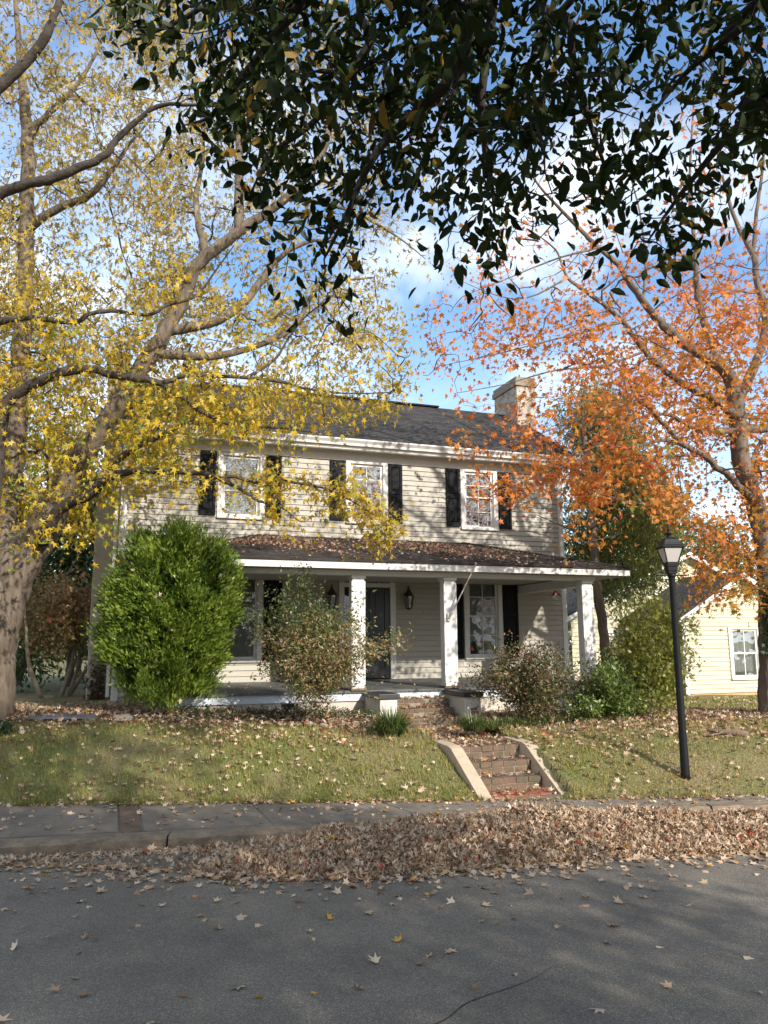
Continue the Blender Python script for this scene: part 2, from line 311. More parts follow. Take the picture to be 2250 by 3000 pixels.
# leaf palettes
LM = dict(
    yellow=leafmat('yellow_leaf', [(0, (.17, .24, .03)), (.2, (.42, .38, .04)), (.45, (.72, .46, .03)), (.65, (.40, .31, .06)), (.85, (.43, .32, .11)), (1, (.48, .36, .18))], .45, .02),
    orange=leafmat('orange_leaf', [(0, (.20, .22, .04)), (.15, (.48, .26, .03)), (.5, (.66, .26, .055)), (.8, (.64, .18, .06)), (1, (.46, .12, .05))], .45, .02),
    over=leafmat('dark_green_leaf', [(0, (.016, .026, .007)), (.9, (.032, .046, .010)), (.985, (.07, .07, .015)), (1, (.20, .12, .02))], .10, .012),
    oak=leafmat('willow_leaf', [(0, (.10, .16, .04)), (.5, (.24, .27, .05)), (1, (.48, .38, .08))], .4),
    evergreen=leafmat('evergreen_leaf', [(0, (.035, .07, .022)), (.7, (.08, .135, .04)), (1, (.16, .20, .07))], .3, .04),
    jmaple=leafmat('rust_leaf', [(0, (.14, .16, .05)), (.4, (.30, .21, .08)), (.75, (.46, .20, .09)), (1, (.58, .12, .07))], .45),
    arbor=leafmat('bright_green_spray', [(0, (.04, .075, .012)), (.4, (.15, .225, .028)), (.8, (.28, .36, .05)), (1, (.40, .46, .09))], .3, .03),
    arbor2=leafmat('olive_green_spray', [(0, (.05, .075, .02)), (.5, (.17, .19, .035)), (1, (.34, .31, .06))], .3, .03),
    abelia=leafmat('bronze_leaf', [(0, (.06, .10, .025)), (.4, (.15, .17, .04)), (.62, (.33, .20, .09)), (.9, (.42, .27, .14)), (1, (.6, .42, .3))], .35),
    nandina=leafmat('dusky_leaf', [(0, (.055, .075, .02)), (.45, (.14, .13, .04)), (.8, (.26, .12, .06)), (1, (.33, .12, .07))], .35),
    azalea=leafmat('fresh_green_leaf', [(0, (.05, .085, .02)), (.6, (.15, .21, .035)), (1, (.27, .33, .07))], .3),
    dry=leafmat('dry_leaf', [(0, (.12, .07, .045)), (.25, (.25, .15, .085)), (.55, (.45, .305, .185)), (.88, (.66, .52, .37)), (.94, (.52, .20, .06)), (.98, (.62, .42, .05)), (1, (.45, .09, .04))], .15),
    rust=leafmat('roof_leaf', [(0, (.16, .085, .05)), (.35, (.36, .19, .12)), (.7, (.54, .35, .24)), (1, (.68, .52, .38))], .2),
    grass=leafmat('grass_blade', [(0, (.085, .13, .025)), (.4, (.20, .22, .045)), (.75, (.36, .31, .09)), (1, (.46, .36, .15))], .3, .03),
    lirio=leafmat('strap_leaf', [(0, (.03, .06, .015)), (.6, (.08, .125, .028)), (1, (.22, .24, .06))], .25, .06),
    ivy=leafmat('ivy_leaf', [(0, (.02, .04, .015)), (.6, (.05, .08, .03)), (.85, (.16, .06, .04)), (1, (.28, .08, .05))], .2, .06),
    far=leafmat('far_leaf', [(0, (.08, .11, .04)), (.6, (.17, .19, .07)), (1, (.28, .27, .12))], .35),
)
# ------------------------------------------------------------------ leaves
def halfleaf(pts, zz):
    R = [(x, y, z) for (x, y), z in zip(pts, zz)]; Lh = [(-x, y, z) for x, y, z in R]
    return [R, Lh[::-1]]
MAPLE = halfleaf([(0, 0), (.2, .06), (.46, .0), (.27, .27), (.55, .56), (.17, .5), (0, 1)], [0, -.04, -.16, -.06, -.18, -.05, -.14])
SILVER = halfleaf([(0, 0), (.14, .1), (.36, -.02), (.16, .27), (.5, .58), (.11, .48), (0, 1)], [0, -.03, -.14, -.04, -.2, -.05, -.22])
OVAL = halfleaf([(0, 0), (.16, .18), (.235, .45), (.13, .8), (0, 1)], [0, .05, .07, .0, -.13])
SMALL = halfleaf([(0, 0), (.26, .4), (0, 1)], [0, .06, -.06])
NARROW = [[(0, 0, 0), (.085, .45, .02), (0, 1, -.1), (-.085, .45, .02)]]
SPRAY = halfleaf([(0, 0), (.11, .2), (.36, .36), (.16, .44), (.40, .72), (.13, .7), (.05, 1)], [0, .0, -.08, .0, -.08, .0, -.05])
DRY = halfleaf([(0, 0), (.2, .08), (.42, .02), (.27, .3), (.5, .6), (.16, .52), (0, 1)], [0, .06, .26, .1, .3, .05, .16])
def leaves(P, D, size, tmpl, rnd, up=None, wid=None, curl=None):
    """P positions, D tip directions -> (verts, faces loops) arrays"""
    n = len(P); D = D / (np.linalg.norm(D, axis=1, keepdims=True) + 1e-9)
    U = rng.normal(size=(n, 3)) if up is None else up + rng.normal(size=(n, 3)) * .45
    X = np.cross(D, U); X /= (np.linalg.norm(X, axis=1, keepdims=True) + 1e-9); Z = np.cross(X, D)
    size = np.broadcast_to(size, (n,)); wid = np.ones(n) if wid is None else wid; curl = np.ones(n) if curl is None else curl
    V = []; counts = []
    for poly in tmpl:
        T = np.array(poly)
        v = P[:, None, :] + size[:, None, None] * (T[None, :, 0:1] * X[:, None, :] * wid[:, None, None] + T[None, :, 1:2] * D[:, None, :] + T[None, :, 2:3] * Z[:, None, :] * curl[:, None, None])
        V.append(v); counts.append(len(T))
    verts = np.concatenate([v.reshape(-1, 3) for v in V]); tot = np.concatenate([np.full(n, c) for c in counts])
    return verts, tot, np.concatenate([rnd for _ in tmpl])
def leafmesh(name, chunks, mats, parent=None, midx=None):
    verts = np.concatenate([c[0] for c in chunks]); tot = np.concatenate([c[1] for c in chunks]).astype(np.int32); rnd = np.concatenate([c[2] for c in chunks])
    me = bpy.data.meshes.new(name); nv = len(verts)
    me.vertices.add(nv); me.vertices.foreach_set('co', verts.astype(np.float32).ravel())
    me.loops.add(nv); me.loops.foreach_set('vertex_index', np.arange(nv, dtype=np.int32))
    me.polygons.add(len(tot)); st = np.concatenate([[0], np.cumsum(tot)[:-1]]).astype(np.int32)
    me.polygons.foreach_set('loop_start', st); me.polygons.foreach_set('loop_total', tot)
    a = me.attributes.new('rnd', 'FLOAT', 'FACE'); a.data.foreach_set('value', np.clip(rnd, 0, 1).astype(np.float32))
    for m in (mats if isinstance(mats, list) else [mats]): me.materials.append(m)
    if midx is not None: me.polygons.foreach_set('material_index', np.concatenate(midx).astype(np.int32))
    me.update(calc_edges=True)
    o = bpy.data.objects.new(name, me); COL.objects.link(o); o.parent = parent; return o
def unit(n):
    v = rng.normal(size=(n, 3)); return v / np.linalg.norm(v, axis=1, keepdims=True)
# ------------------------------------------------------------------ trees
def smooth(pts, rad, sub=5):
    P = np.array(pts, float); R = np.array(rad, float); out = []; ro = []
    for i in range(len(P) - 1):
        p0 = P[max(i - 1, 0)]; p1 = P[i]; p2 = P[i + 1]; p3 = P[min(i + 2, len(P) - 1)]
        for k in range(sub):
            t = k / sub
            out.append(.5 * ((2 * p1) + (-p0 + p2) * t + (2 * p0 - 5 * p1 + 4 * p2 - p3) * t * t + (-p0 + 3 * p1 - 3 * p2 + p3) * t ** 3)); ro.append(R[i] * (1 - t) + R[i + 1] * t)
    out.append(P[-1]); ro.append(R[-1]); return np.array(out), np.array(ro)
def limbs_mesh(mb, limbs, mats_of=None, sides=9, jit=.12):
    nodes = []; nr = []
    for li, (pts, rad) in enumerate(limbs):
        p, r = smooth(pts, rad, 6)
        p = p + rng.normal(size=p.shape) * (np.minimum(r, .07)[:, None] * jit); p[0] = pts[0]
        k = 20 if r[0] > .2 else sides if r[0] > .06 else 6; v0 = len(mb.v)
        mb.tube(p, list(r), k, 0 if mats_of is None else mats_of[li]); nodes.append(p); nr.append(r)
        if r[0] > .06:                                              # ridges and swellings of the bark
            ph0 = rng.random() * 6
            for i in range(len(p)):
                for j in range(k):
                    th = 2 * pi * j / k; w = .05 * sin(3 * th + ph0 + i * .21) + .035 * sin(7 * th + i * .5) + rng.normal() * .028
                    if i == 0 and r[0] > .4: w += .12 * abs(sin(2.5 * th))
                    q = np.array(mb.v[v0 + i * k + j]); mb.v[v0 + i * k + j] = tuple(p[i] + (q - p[i]) * (1 + w))
    return np.concatenate(nodes), np.concatenate(nr)
def grow(mb, nodes, centers, r0=.0035, wig=.12, m=0, pow_=.46, up=.0, rmax=.03):
    """join every leaf cluster to the nearest wood already there, so twigs branch"""
    d = np.array([np.min(np.sum((nodes - c) ** 2, 1)) for c in centers]); order = np.argsort(d); centers = centers[order]
    NN = np.zeros((len(nodes) + 4 * len(centers), 3)); own = np.full(len(NN), -1); NN[:len(nodes)] = nodes; k = len(nodes)
    paths = []; par = []
    for i, c in enumerate(centers):
        dd = np.sum((NN[:k] - c) ** 2, 1); j = int(np.argmin(dd)); a = NN[j]; L = math.sqrt(dd[j])
        mid = []
        for t in (.33, .66):
            q = a + (c - a) * t + rng.normal(size=3) * wig * L * .6; q[2] += up * L * sin(pi * t); mid.append(q)
        path = [a, mid[0], mid[1], c]; paths.append(path); par.append(own[j])
        for q in path[1:]:
            NN[k] = q; own[k] = i; k += 1
    cnt = np.ones(len(centers))
    for i in range(len(centers) - 1, -1, -1):
        if par[i] >= 0: cnt[par[i]] += cnt[i]
    for i, p in enumerate(paths):
        ra = min(r0 * cnt[i] ** pow_ * 1.25, rmax); rb = min(r0 * max(1, cnt[i] * .5) ** pow_, rmax)
        mb.tube(p, [ra, ra * .9 + rb * .1, rb, rb * .8], 4 if ra < .012 else 5, m, cap=False)
    dirs = np.array([p[3] - p[1] for p in paths]); dirs /= np.linalg.norm(dirs, axis=1, keepdims=True) + 1e-9
    return centers, dirs
def foliage(centers, dirs, n, spread, size, tmpl, tone, droop=.5, nvar=.3, sizev=.3, upn=None, wide=1.):
    k = len(centers); idx = np.repeat(np.arange(k), n); N = len(idx)
    P = centers[idx] + rng.normal(size=(N, 3)) * spread - dirs[idx] * rng.random((N, 1)) * spread * 1.5
    D = dirs[idx] * .5 + unit(N) * .9; D[:, 2] -= droop
    r = np.clip(tone[idx] + rng.normal(size=N) * nvar, 0, 1)
    up = None
    if upn is not None: up = np.tile(np.array(upn, float), (N, 1))
    return leaves(P, D, size * (1 + rng.normal(size=N) * sizev).clip(.4, 1.6), tmpl, r, up=up, wid=rng.uniform(.6, 1.05, N) * wide, curl=rng.uniform(.4, 1.8, N))
# ================================================================== SETTING
def heightgrid(name, xs, ys, fn, m, lab=None):
    X, Y = np.meshgrid(xs, ys); Z = fn(X, Y); nx, ny = len(xs), len(ys)
    v = np.stack([X.ravel(), Y.ravel(), Z.ravel()], 1)
    f = [(j * nx + i, j * nx + i + 1, (j + 1) * nx + i + 1, (j + 1) * nx + i) for j in range(ny - 1) for i in range(nx - 1)]
    me = bpy.data.meshes.new(name); me.from_pydata(v.tolist(), [], f); me.materials.append(m)
    me.polygons.foreach_set('use_smooth', [True] * len(f)); me.update()
    o = bpy.data.objects.new(name, me); COL.objects.link(o); o['kind'] = 'structure'; return o
xs = np.concatenate([np.linspace(-160, -15, 14), np.arange(-14, -1, .2), np.arange(-1, 5, .075), np.arange(5, 14, .2), np.linspace(14.5, 170, 16)])
ys = np.concatenate([np.arange(10.3, 16.5, .075), np.arange(16.6, 26, .4), np.linspace(27, 300, 14)])
lawn = heightgrid('lawn', xs, ys, gzc, M['soil'])
base = MB().quad((-1500, -1500, -.03), (1500, -1500, -.03), (1500, 1500, -.03), (-1500, 1500, -.03)).build('ground', M['soil']); base['kind'] = 'structure'
rx = np.concatenate([np.linspace(-60, -8, 8), np.arange(-7, 9, .5), np.linspace(9.5, 60, 8)])
mb = MB()
for a, b in zip(rx[:-1], rx[1:]): mb.quad((a, -2.2, 0), (b, -2.2, 0), (b, kerbline(b) + .1, 0), (a, kerbline(a) + .1, 0))
tag(mb.build('road', M['asphalt']), kind='structure')
# far verge behind the photographer
mb = MB(); mb.box(-60, 60, -9, -2.2, -.2, .14); tag(mb.build('verge', M['soil']), kind='structure')
# crack in the asphalt near the bottom edge
ck = [hit(x, y) for x, y in [(900, 2204), (960, 2180), (1000, 2150), (1045, 2128), (1095, 2112), (1150, 2090), (1190, 2070)]]
mb = MB(); jit = [rng.normal() * .02 for _ in ck]
cp, _ = smooth([(p[0], p[1] + q, .0) for p, q in zip(ck, jit)], [1] * len(ck), 5)
for i in range(len(cp) - 1):
    w = .006 * (.4 + rng.random()) * (1 - i / len(cp)) + .002; a = cp[i]; b = cp[i + 1]
    mb.quad((a[0], a[1] - w, .004), (b[0], b[1] - w, .004), (b[0], b[1] + w, .004), (a[0], a[1] + w, .004))
tag(mb.build('road_crack', M['crack']), kind='structure')
# kerb stones, strip and pavement slabs
def kdir(x): return np.array([1, (kerbline(x + .01) - kerbline(x)) / .01])
kx = [-13, -10.6, -8.2, -6.0]; x = hit(33, 1800)[0]; kx = [-14, -11.5, -9, -6.7, x, hit(361, 1815)[0] , -.2, 2.0, 4.3, 6.9, 9.5, 12, 15]
mb = MB()
for a, b in zip(kx[:-1], kx[1:]):
    a += .012; b -= .012; n = 14; prof = [(0, -.06), (.012, .10), (.04, .138), (.15, .142), (.25, .137), (.27, -.06)]
    vs = []; fs = []; k = len(prof)
    for i in range(n + 1):
        xx = a + (b - a) * i / n
        for j, (q, z) in enumerate(prof):
            vs.append((xx, kerbline(xx) + q + rng.normal() * .009, z + rng.normal() * .005))
    for i in range(n):
        for j in range(k - 1): fs.append((i * k + j, (i + 1) * k + j, (i + 1) * k + j + 1, i * k + j + 1))
    fs.append(tuple(range(k))); fs.append(tuple(n * k + j for j in range(k - 1, -1, -1))); mb.add(vs, fs)
tag(mb.build('kerb', M['kerb']), kind='structure')
mb = MB(); gx = np.arange(-14, 15.01, .25)
for a, b in zip(gx[:-1], gx[1:]):
    ya, yb = kerbline(a), kerbline(b)
    for u0, u1, z0, z1 in ((.2, .42, .118, .125), (.42, 3.2, .125, .10)):
        mb.quad((a, ya + u0, z0), (b, yb + u0, z0), (b, yb + u1, z1), (a, ya + u1, z1))
tag(mb.build('kerb_strip', M['kerbstrip']), kind='structure')
j1, j1e = hit(255, 1739), hit(257, 1797); j1b, j1be = hit(298, 1741), hit(308, 1798); j2, j2e = hit(543, 1739), hit(594, 1792)
cuts = [((-13, 11.2), (-12, 7.9)), ((-8.1, 11.0), (-7.0, 8.6)), (j1[:2], j1e[:2]), (j1b[:2], j1be[:2]), (j2[:2], j2e[:2]), ((-.05, 11.1), (.55, 10.1)), ((2.3, 11.2), (2.7, 10.4)), ((4.6, 11.3), (4.9, 10.9)), ((7.2, 11.4), (7.4, 11.1)), ((14, 11.6), (14.1, 11.3))]
def edgept(c, front):
    (ax, ay), (bx, by) = c
    for t in np.linspace(-.6, 3, 721):
        x, y = ax + (bx - ax) * t, ay + (by - ay) * t
        if not front and y < backedge(x) - .0: return x, y
        if front and y < kerbline(x) + .36: return x, y
    return x, y
pv = MB(); bk = MB()
for i, (c0, c1) in enumerate(zip(cuts[:-1], cuts[1:])):
    A, B = edgept(c0, 0), edgept(c1, 0); Cc, Dd = edgept(c1, 1), edgept(c0, 1); g = .014
    if Cc[1] > B[1]: Cc = (Cc[0], B[1] - .02)
    if Dd[1] > A[1]: Dd = (Dd[0], A[1] - .02)
    n = 6; dz = rng.normal() * .004
    for k in range(n):
        t0, t1 = k / n, (k + 1) / n
        f = lambda P, Q, t: (P[0] + (Q[0] - P[0]) * t + (g if t == 0 else -g if t == 1 else 0), P[1] + (Q[1] - P[1]) * t)
        a, b, c, d = f(Dd, Cc, t0), f(Dd, Cc, t1), f(A, B, t1), f(A, B, t0)
        tgt = bk if i == 2 else pv; h = .132 + dz
        tgt.add([(*a, h), (*b, h), (*c, h), (*d, h), (*a, .05), (*b, .05), (*c, .05), (*d, .05)], [(0, 1, 2, 3), (4, 5, 1, 0), (7, 3, 2, 6), (5, 6, 2, 1), (4, 0, 3, 7)])
tag(pv.build('pavement', M['slabgrey']), kind='structure'); tag(bk.build('pavement_brick_band', M['brick']), kind='structure')
# a row of brick edging along the back of the pavement
mb = MB(); x = -9.
while x < 8:
    l = .2 + rng.random() * .012
    if not (1.1 < x < 2.6):
        y = backedge(x) + .01; z = .128 + rng.normal() * .004
        mb.box(x, x + l - .01, y, y + .09, .02, z)
    x += l
tag(mb.build('pavement_brick_edging', M['brickred']), kind='structure')
# planting bed along the porch
def bedfront(x): return np.interp(x, [-7.5, -5.5, -3, -1, .3, 1.2, 3, 5, 7, 9], [13.4, 13.15, 13.05, 13.3, 13.4, 13.6, 14.2, 14.8, 15.3, 15.7])
bx = np.arange(-7.4, 8, .16); mb = MB(); vs = []; fs = []; nv = 9
for i, xx in enumerate(bx):
    y0 = bedfront(xx); y1 = y0 + 2.3
    for k in range(nv):
        yy = y0 + (y1 - y0) * k / (nv - 1); vs.append((xx, yy, gz(xx, yy) + (.004 if k == 0 else .03) + abs(rng.normal()) * .012 * (k > 0)))
for i in range(len(bx) - 1):
    if corridor(bx[i] + .08, vs[i * nv][1] + .8) or corridor(bx[i] + .08, vs[i * nv][1] + .3) or corridor(bx[i]+.1, vs[i*nv][1]+1.6): continue
    for k in range(nv - 1): fs.append((i * nv + k, (i + 1) * nv + k, (i + 1) * nv + k + 1, i * nv + k + 1))
mb.add(vs, fs); tag(mb.build('planting_bed', M['bed'], smooth=True), kind='structure')

# ================================================================== HOUSE
def lap(mb, x0, x1, z0, z1, expo, y0=0, out=.02, gap=.013, holes=(), axis='x', m=0, start=None):
    """lapped boards on the plane y=y0 facing -y (axis x) ; holes = (xa,xb,za,zb)"""
    zs = start if start is not None else z0; k = math.floor((z0 - zs) / expo)
    z = zs + k * expo
    while z < z1 - 1e-6:
        cutz = sorted({max(z, z0), min(z + expo, z1)} | {h for H in holes for h in H[2:4] if max(z, z0) < h < min(z + expo, z1)})
        for za, zb in zip(cutz[:-1], cutz[1:]):
            zm = (za + zb) / 2; segs = [(x0, x1)]
            for H in holes:
                if H[2] < zm < H[3]:
                    ns = []
                    for a, b in segs:
                        if H[1] <= a or H[0] >= b: ns.append((a, b)); continue
                        if H[0] > a: ns.append((a, H[0]))
                        if H[1] < b: ns.append((H[1], b))
                    segs = ns
            ztop = z + expo - gap; zc = min(zb, ztop)
            ya = y0 - out * (1 - (za - z) / expo); yb = y0 - out * (1 - (zc - z) / expo)
            for a, b in segs:
                P = lambda x, y, zz: (x, y, zz) if axis == 'x' else (y, x, zz)
                if zc > za: mb.quad(P(a, ya, za), P(b, ya, za), P(b, yb, zc), P(a, yb, zc), m)
                if zb > ztop + 1e-6:
                    q = max(za, ztop); mb.quad(P(a, y0 + .012, q), P(b, y0 + .012, q), P(b, y0 + .012, zb), P(a, y0 + .012, zb), m)
                    if q == ztop: mb.quad(P(a, yb, q), P(b, yb, q), P(b, y0 + .012, q), P(a, y0 + .012, q), m)
                if abs(za - z) < 1e-6: mb.quad(P(a, ya, za), P(a, y0 + .012, za), P(b, y0 + .012, za), P(b, ya, za), m)
        z += expo
def slope_lap(mb, p0, u, v, n, ends, V, expo, th, m=0):
    p0, u, v, n = map(np.array, (p0, u, v, n)); s = 0
    while s < V - 1e-6:
        e = min(s + expo, V); a0, b0 = ends(s); a1, b1 = ends(e); lo = p0 + v * s + n * th; hi = p0 + v * e + n * (th * .12)
        mb.quad(lo + u * a0, lo + u * b0, hi + u * b1, hi + u * a1, m)
        bt = p0 + v * s - n * .01; mb.quad(bt + u * a0, bt + u * b0, lo + u * b0, lo + u * a0, m); s = e
house = empty('farm_house', ORG, HROT, 'two-storey cream clapboard house with black shutters and a full front porch', 'house')
HL = 11.08; HD = 6.2; FZ = 1.45; ZS = 1.07; ZT = 6.66
# windows: outer trim x0,x1,z0,z1 ; upper ones and porch ones
UW = [(2.05, 3.13, 5.105, 6.64), (5.10, 6.16, 5.12, 6.66), (8.13, 9.17, 5.10, 6.66)]
LW = [(2.02, 3.14, 1.88, 3.98), (8.15, 9.21, 1.88, 3.98)]
DOORX = (4.93, 6.34); holes = [(a + .08, b - .08, c + .08, d - .08) for a, b, c, d in UW + LW] + [(DOORX[0] + .1, DOORX[1] - .1, FZ - .4, 3.92)]
mb = MB(); lap(mb, .12, HL - .12, ZS, ZT, .127, holes=holes, start=FZ)
mb2 = MB(); lap(mb, .0, HD - .0, ZS, 6.9, .127, y0=0, axis='y', start=FZ)          # left side wall
for _ in range(46):
    zz_ = FZ + .127 * rng.integers(0, 40); xj = rng.uniform(.3, HL - .3)
    if not any(a - .02 < xj < b + .02 and c - .13 < zz_ < d for a, b, c, d in holes): mb.box(xj, xj + .006, -.022, -.004, zz_ + .006, zz_ + .108, 1)
mb.quad((HL, 0, ZS), (HL, HD, ZS), (HL, HD, 6.9), (HL, 0, 6.9)); mb.quad((0, HD, ZS), (HL, HD, ZS), (HL, HD, 6.9), (0, HD, 6.9))
RY = 3.1; RZ = 9.25
mb.add([(0, 0, 6.9), (0, HD, 6.9), (0, RY, RZ - .15)], [(0, 1, 2)]); mb.add([(HL, 0, 6.9), (HL, HD, 6.9), (HL, RY, RZ - .15)], [(0, 1, 2)])
mb.build('wall', [M['siding'], mat('siding_joint', (.33, .30, .25), .8)], house)
mb = MB(); mb.box(.02, HL - .02, .02, HD - .05, .6, ZS + .01); mb.build('foundation', M['stucco'], house)
for xa, ww in ((-.022, .14), (HL - .118, .14)):
    MB().box(xa, xa + ww, -.026, .06, ZS - .02, ZT).build('corner_board', M['trim'], house, bevel=.004)
# cornice
mb = MB(); mb.box(-.05, HL + .05, -.034, .0, ZT, 6.885); mb.box(-.06, HL + .06, -.055, -.034, 6.845, 6.885); mb.box(-.05, HL + .05, -.045, -.034, ZT - .0, ZT + .03)
mb.build('frieze_board', M['trim'], house)
mb = MB(); mb.box(-.32, HL + .40, -.40, .01, 6.886, 6.90); mb.box(-.32, HL + .40, -.404, -.384, 6.90, 7.02); mb.prism([(-.384, 6.885), (-.384, 6.86), (-.36, 6.84), (-.33, 6.885)], -.32, HL + .40); mb.build('soffit', M['trim'], house)
mb = MB(); mb.prism([(-.405, 6.93), (-.47, 6.93), (-.475, 6.985), (-.53, 7.05), (-.53, 7.085), (-.515, 7.085), (-.51, 7.055), (-.46, 6.99), (-.455, 6.945), (-.405, 6.945)], -.36, HL + .44)
mb.build('gutter', M['trim'], house)
for sx in (-.33, HL + .33):
    for y0, y1 in ((-.42, RY), (HD + .42, RY)):
        sg = 1 if y1 > y0 else -1; dz = (RZ - 7.03) / (RY + .42)
        z0 = 7.0; z1 = RZ - .03; mb = MB()
        mb.add([(sx, y0, z0 - .17), (sx + .03, y0, z0 - .17), (sx + .03, y1, z1 - .17), (sx, y1, z1 - .17), (sx, y0, z0), (sx + .03, y0, z0), (sx + .03, y1, z1), (sx, y1, z1)], [(0, 3, 2, 1), (4, 5, 6, 7), (0, 1, 5, 4), (1, 2, 6, 5), (2, 3, 7, 6), (3, 0, 4, 7)])
        mb.build('rake_board', M['trim'], house)
mb = MB(); sv = np.array([0, RY + .47, RZ - 7.03]); V = np.linalg.norm(sv); sv /= V; nn = np.array([0, -sv[2], sv[1]])
slope_lap(mb, (0, -.47, 7.04), (1, 0, 0), sv, nn, lambda s: (-.38, HL + .42), V, .14, .009)
mb.quad((-.38, RY, RZ), (HL + .42, RY, RZ), (HL + .42, HD + .5, 7.04), (-.38, HD + .5, 7.04)); mb.prism([(RY - .12, RZ - .05), (RY, RZ + .035), (RY + .12, RZ - .05)], -.39, HL + .43)
mb.quad((-.38, -.47, 7.03), (-.38, RY, RZ - .02), (HL + .42, RY, RZ - .02), (HL + .42, -.47, 7.03))
roof = mb.build('roof', M['roof'], house)
mb = MB(); mb.box(1.9, 8.9, RY - .1, RY + .1, RZ + .03, RZ + .075); mb.build('ridge_vent', M['shutter'], roof)
# chimneys
def chimney(x0, x1, y0, y1, z0, z1, m, fl):
    b = MB(); b.box(x0, x1, y0, y1, z0, z1)
    o = b.build('chimney', m, house, bevel=.01); b = MB(); b.box(x0 - .05, x1 + .05, y0 - .05, y1 + .05, z1 - .02, z1 + .14); b.box(x0 - .02, x1 + .02, y0 - .02, y1 + .02, z1 + .141, z1 + .26); b.build('chimney_cap', M['mortar'], o)
    return o
chimney(HL + .05, HL + .68, 2.25, 3.70, .6, 9.98, M['chimbrick'], 0)
b = MB(); b.prism([(-.02, .7), (-.56, .7), (-.56, 5.6), (-.46, 6.1), (-.46, 9.3), (-.02, 9.3)], 1.75, 3.9, 'y'); b.v = [(x, y, z) for x, y, z in b.v]
lc = b.build('chimney', M['stucco'], house, bevel=.015); lc['label'] = 'grey stuccoed chimney on the left end wall'
b = MB(); b.box(-.52, .04, 1.7, 3.95, 9.301, 9.43); b.build('chimney_cap', M['mortar'], lc)
b = MB(); b.box(-.13, -.055, .10, .16, 1.2, 6.85); b.build('downspout', M['trim'], house)
def window(x0, x1, z0, z1, gl, muntin=0, blind=1.0, curtain=False, rail=.5, sill=True, parent=None, tm=None, wall=0):
    parent = parent or house; tm = tm or M['trim']; c = .115
    b = MB(); b.box(x0, x0 + c, wall - .05, wall + .01, z0 + .06, z1 - .06); b.box(x1 - c, x1, wall - .05, wall + .01, z0 + .06, z1 - .06)
    b.box(x0, x1, wall - .054, wall + .01, z1 - .06 - .0, z1 + .0) if False else b.box(x0, x1, wall - .054, wall + .01, z1 - .059, z1)
    b.box(x0, x1, wall - .075, wall + .01, z0, z0 + .059)
    b.box(x0 + c, x0 + c + .02, wall - .01, wall + .09, z0 + .06, z1 - .06); b.box(x1 - c - .02, x1 - c, wall - .01, wall + .09, z0 + .06, z1 - .06); b.box(x0 + c, x1 - c, wall - .012, wall + .09, z1 - .079, z1 - .06); b.box(x0 + c, x1 - c, wall - .04, wall + .09, z0 + .06, z0 + .082)
    w = b.build('window', tm, parent, bevel=.004)
    a0, a1, b0, b1 = x0 + c + .02, x1 - c - .02, z0 + .082, z1 - .079; zm = b0 + (b1 - b0) * rail; t = .042
    b = MB()
    for (p, q, yy) in ((b0, zm + .02, .03), (zm - .02, b1, .0)):
        yy += wall
        b.box(a0, a0 + t, yy, yy + .03, p, q); b.box(a1 - t, a1, yy, yy + .03, p, q); b.box(a0 + t, a1 - t, yy + .001, yy + .029, p, p + t); b.box(a0 + t, a1 - t, yy + .001, yy + .029, q - t, q)
        if muntin:
            xm = (a0 + a1) / 2; b.box(xm - .011, xm + .011, yy + .004, yy + .026, p + t, q - t)
            if muntin > 1: zz = (p + q) / 2; b.box(a0 + t, a1 - t, yy + .006, yy + .024, zz - .011, zz + .011)
    b.build('sash', tm, w)
    b = MB(); b.quad((a0, wall + .046, b0), (a1, wall + .046, b0), (a1, wall + .046, zm), (a0, wall + .046, zm)); b.quad((a0, wall + .016, zm), (a1, wall + .016, zm), (a1, wall + .016, b1), (a0, wall + .016, b1)); b.build('glass', gl, w)
    if blind:
        b = MB(); z = b1
        while z > b1 - (b1 - b0) * blind + .02:
            b.quad((a0, wall + .10, z), (a1, wall + .10, z), (a1, wall + .078, z - .021), (a0, wall + .078, z - .021)); z -= .024
        b.build('blind', M['blind'], w)
    if curtain:
        b = MB(); n = 40
        for i in range(n):
            xa = a0 + (a1 - a0) * i / n; xb = a0 + (a1 - a0) * (i + 1) / n; ya = wall + .14 + .018 * sin(i * 1.3); yb = wall + .14 + .018 * sin((i + 1) * 1.3)
            b.quad((xa, ya, curtain[0]), (xb, yb, curtain[0]), (xb, yb, curtain[1]), (xa, ya, curtain[1]))
        b.build('curtain', M['curtain'], w, smooth=True)
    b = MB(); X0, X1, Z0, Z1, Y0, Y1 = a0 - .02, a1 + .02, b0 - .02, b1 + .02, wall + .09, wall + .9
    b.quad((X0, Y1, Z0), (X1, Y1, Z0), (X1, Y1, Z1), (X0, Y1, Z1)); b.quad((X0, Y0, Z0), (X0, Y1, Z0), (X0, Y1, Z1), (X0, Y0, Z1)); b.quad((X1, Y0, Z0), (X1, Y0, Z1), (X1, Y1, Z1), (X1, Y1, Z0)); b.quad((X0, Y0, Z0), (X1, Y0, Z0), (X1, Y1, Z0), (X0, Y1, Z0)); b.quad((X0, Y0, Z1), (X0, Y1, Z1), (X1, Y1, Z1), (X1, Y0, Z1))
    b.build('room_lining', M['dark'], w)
    return w
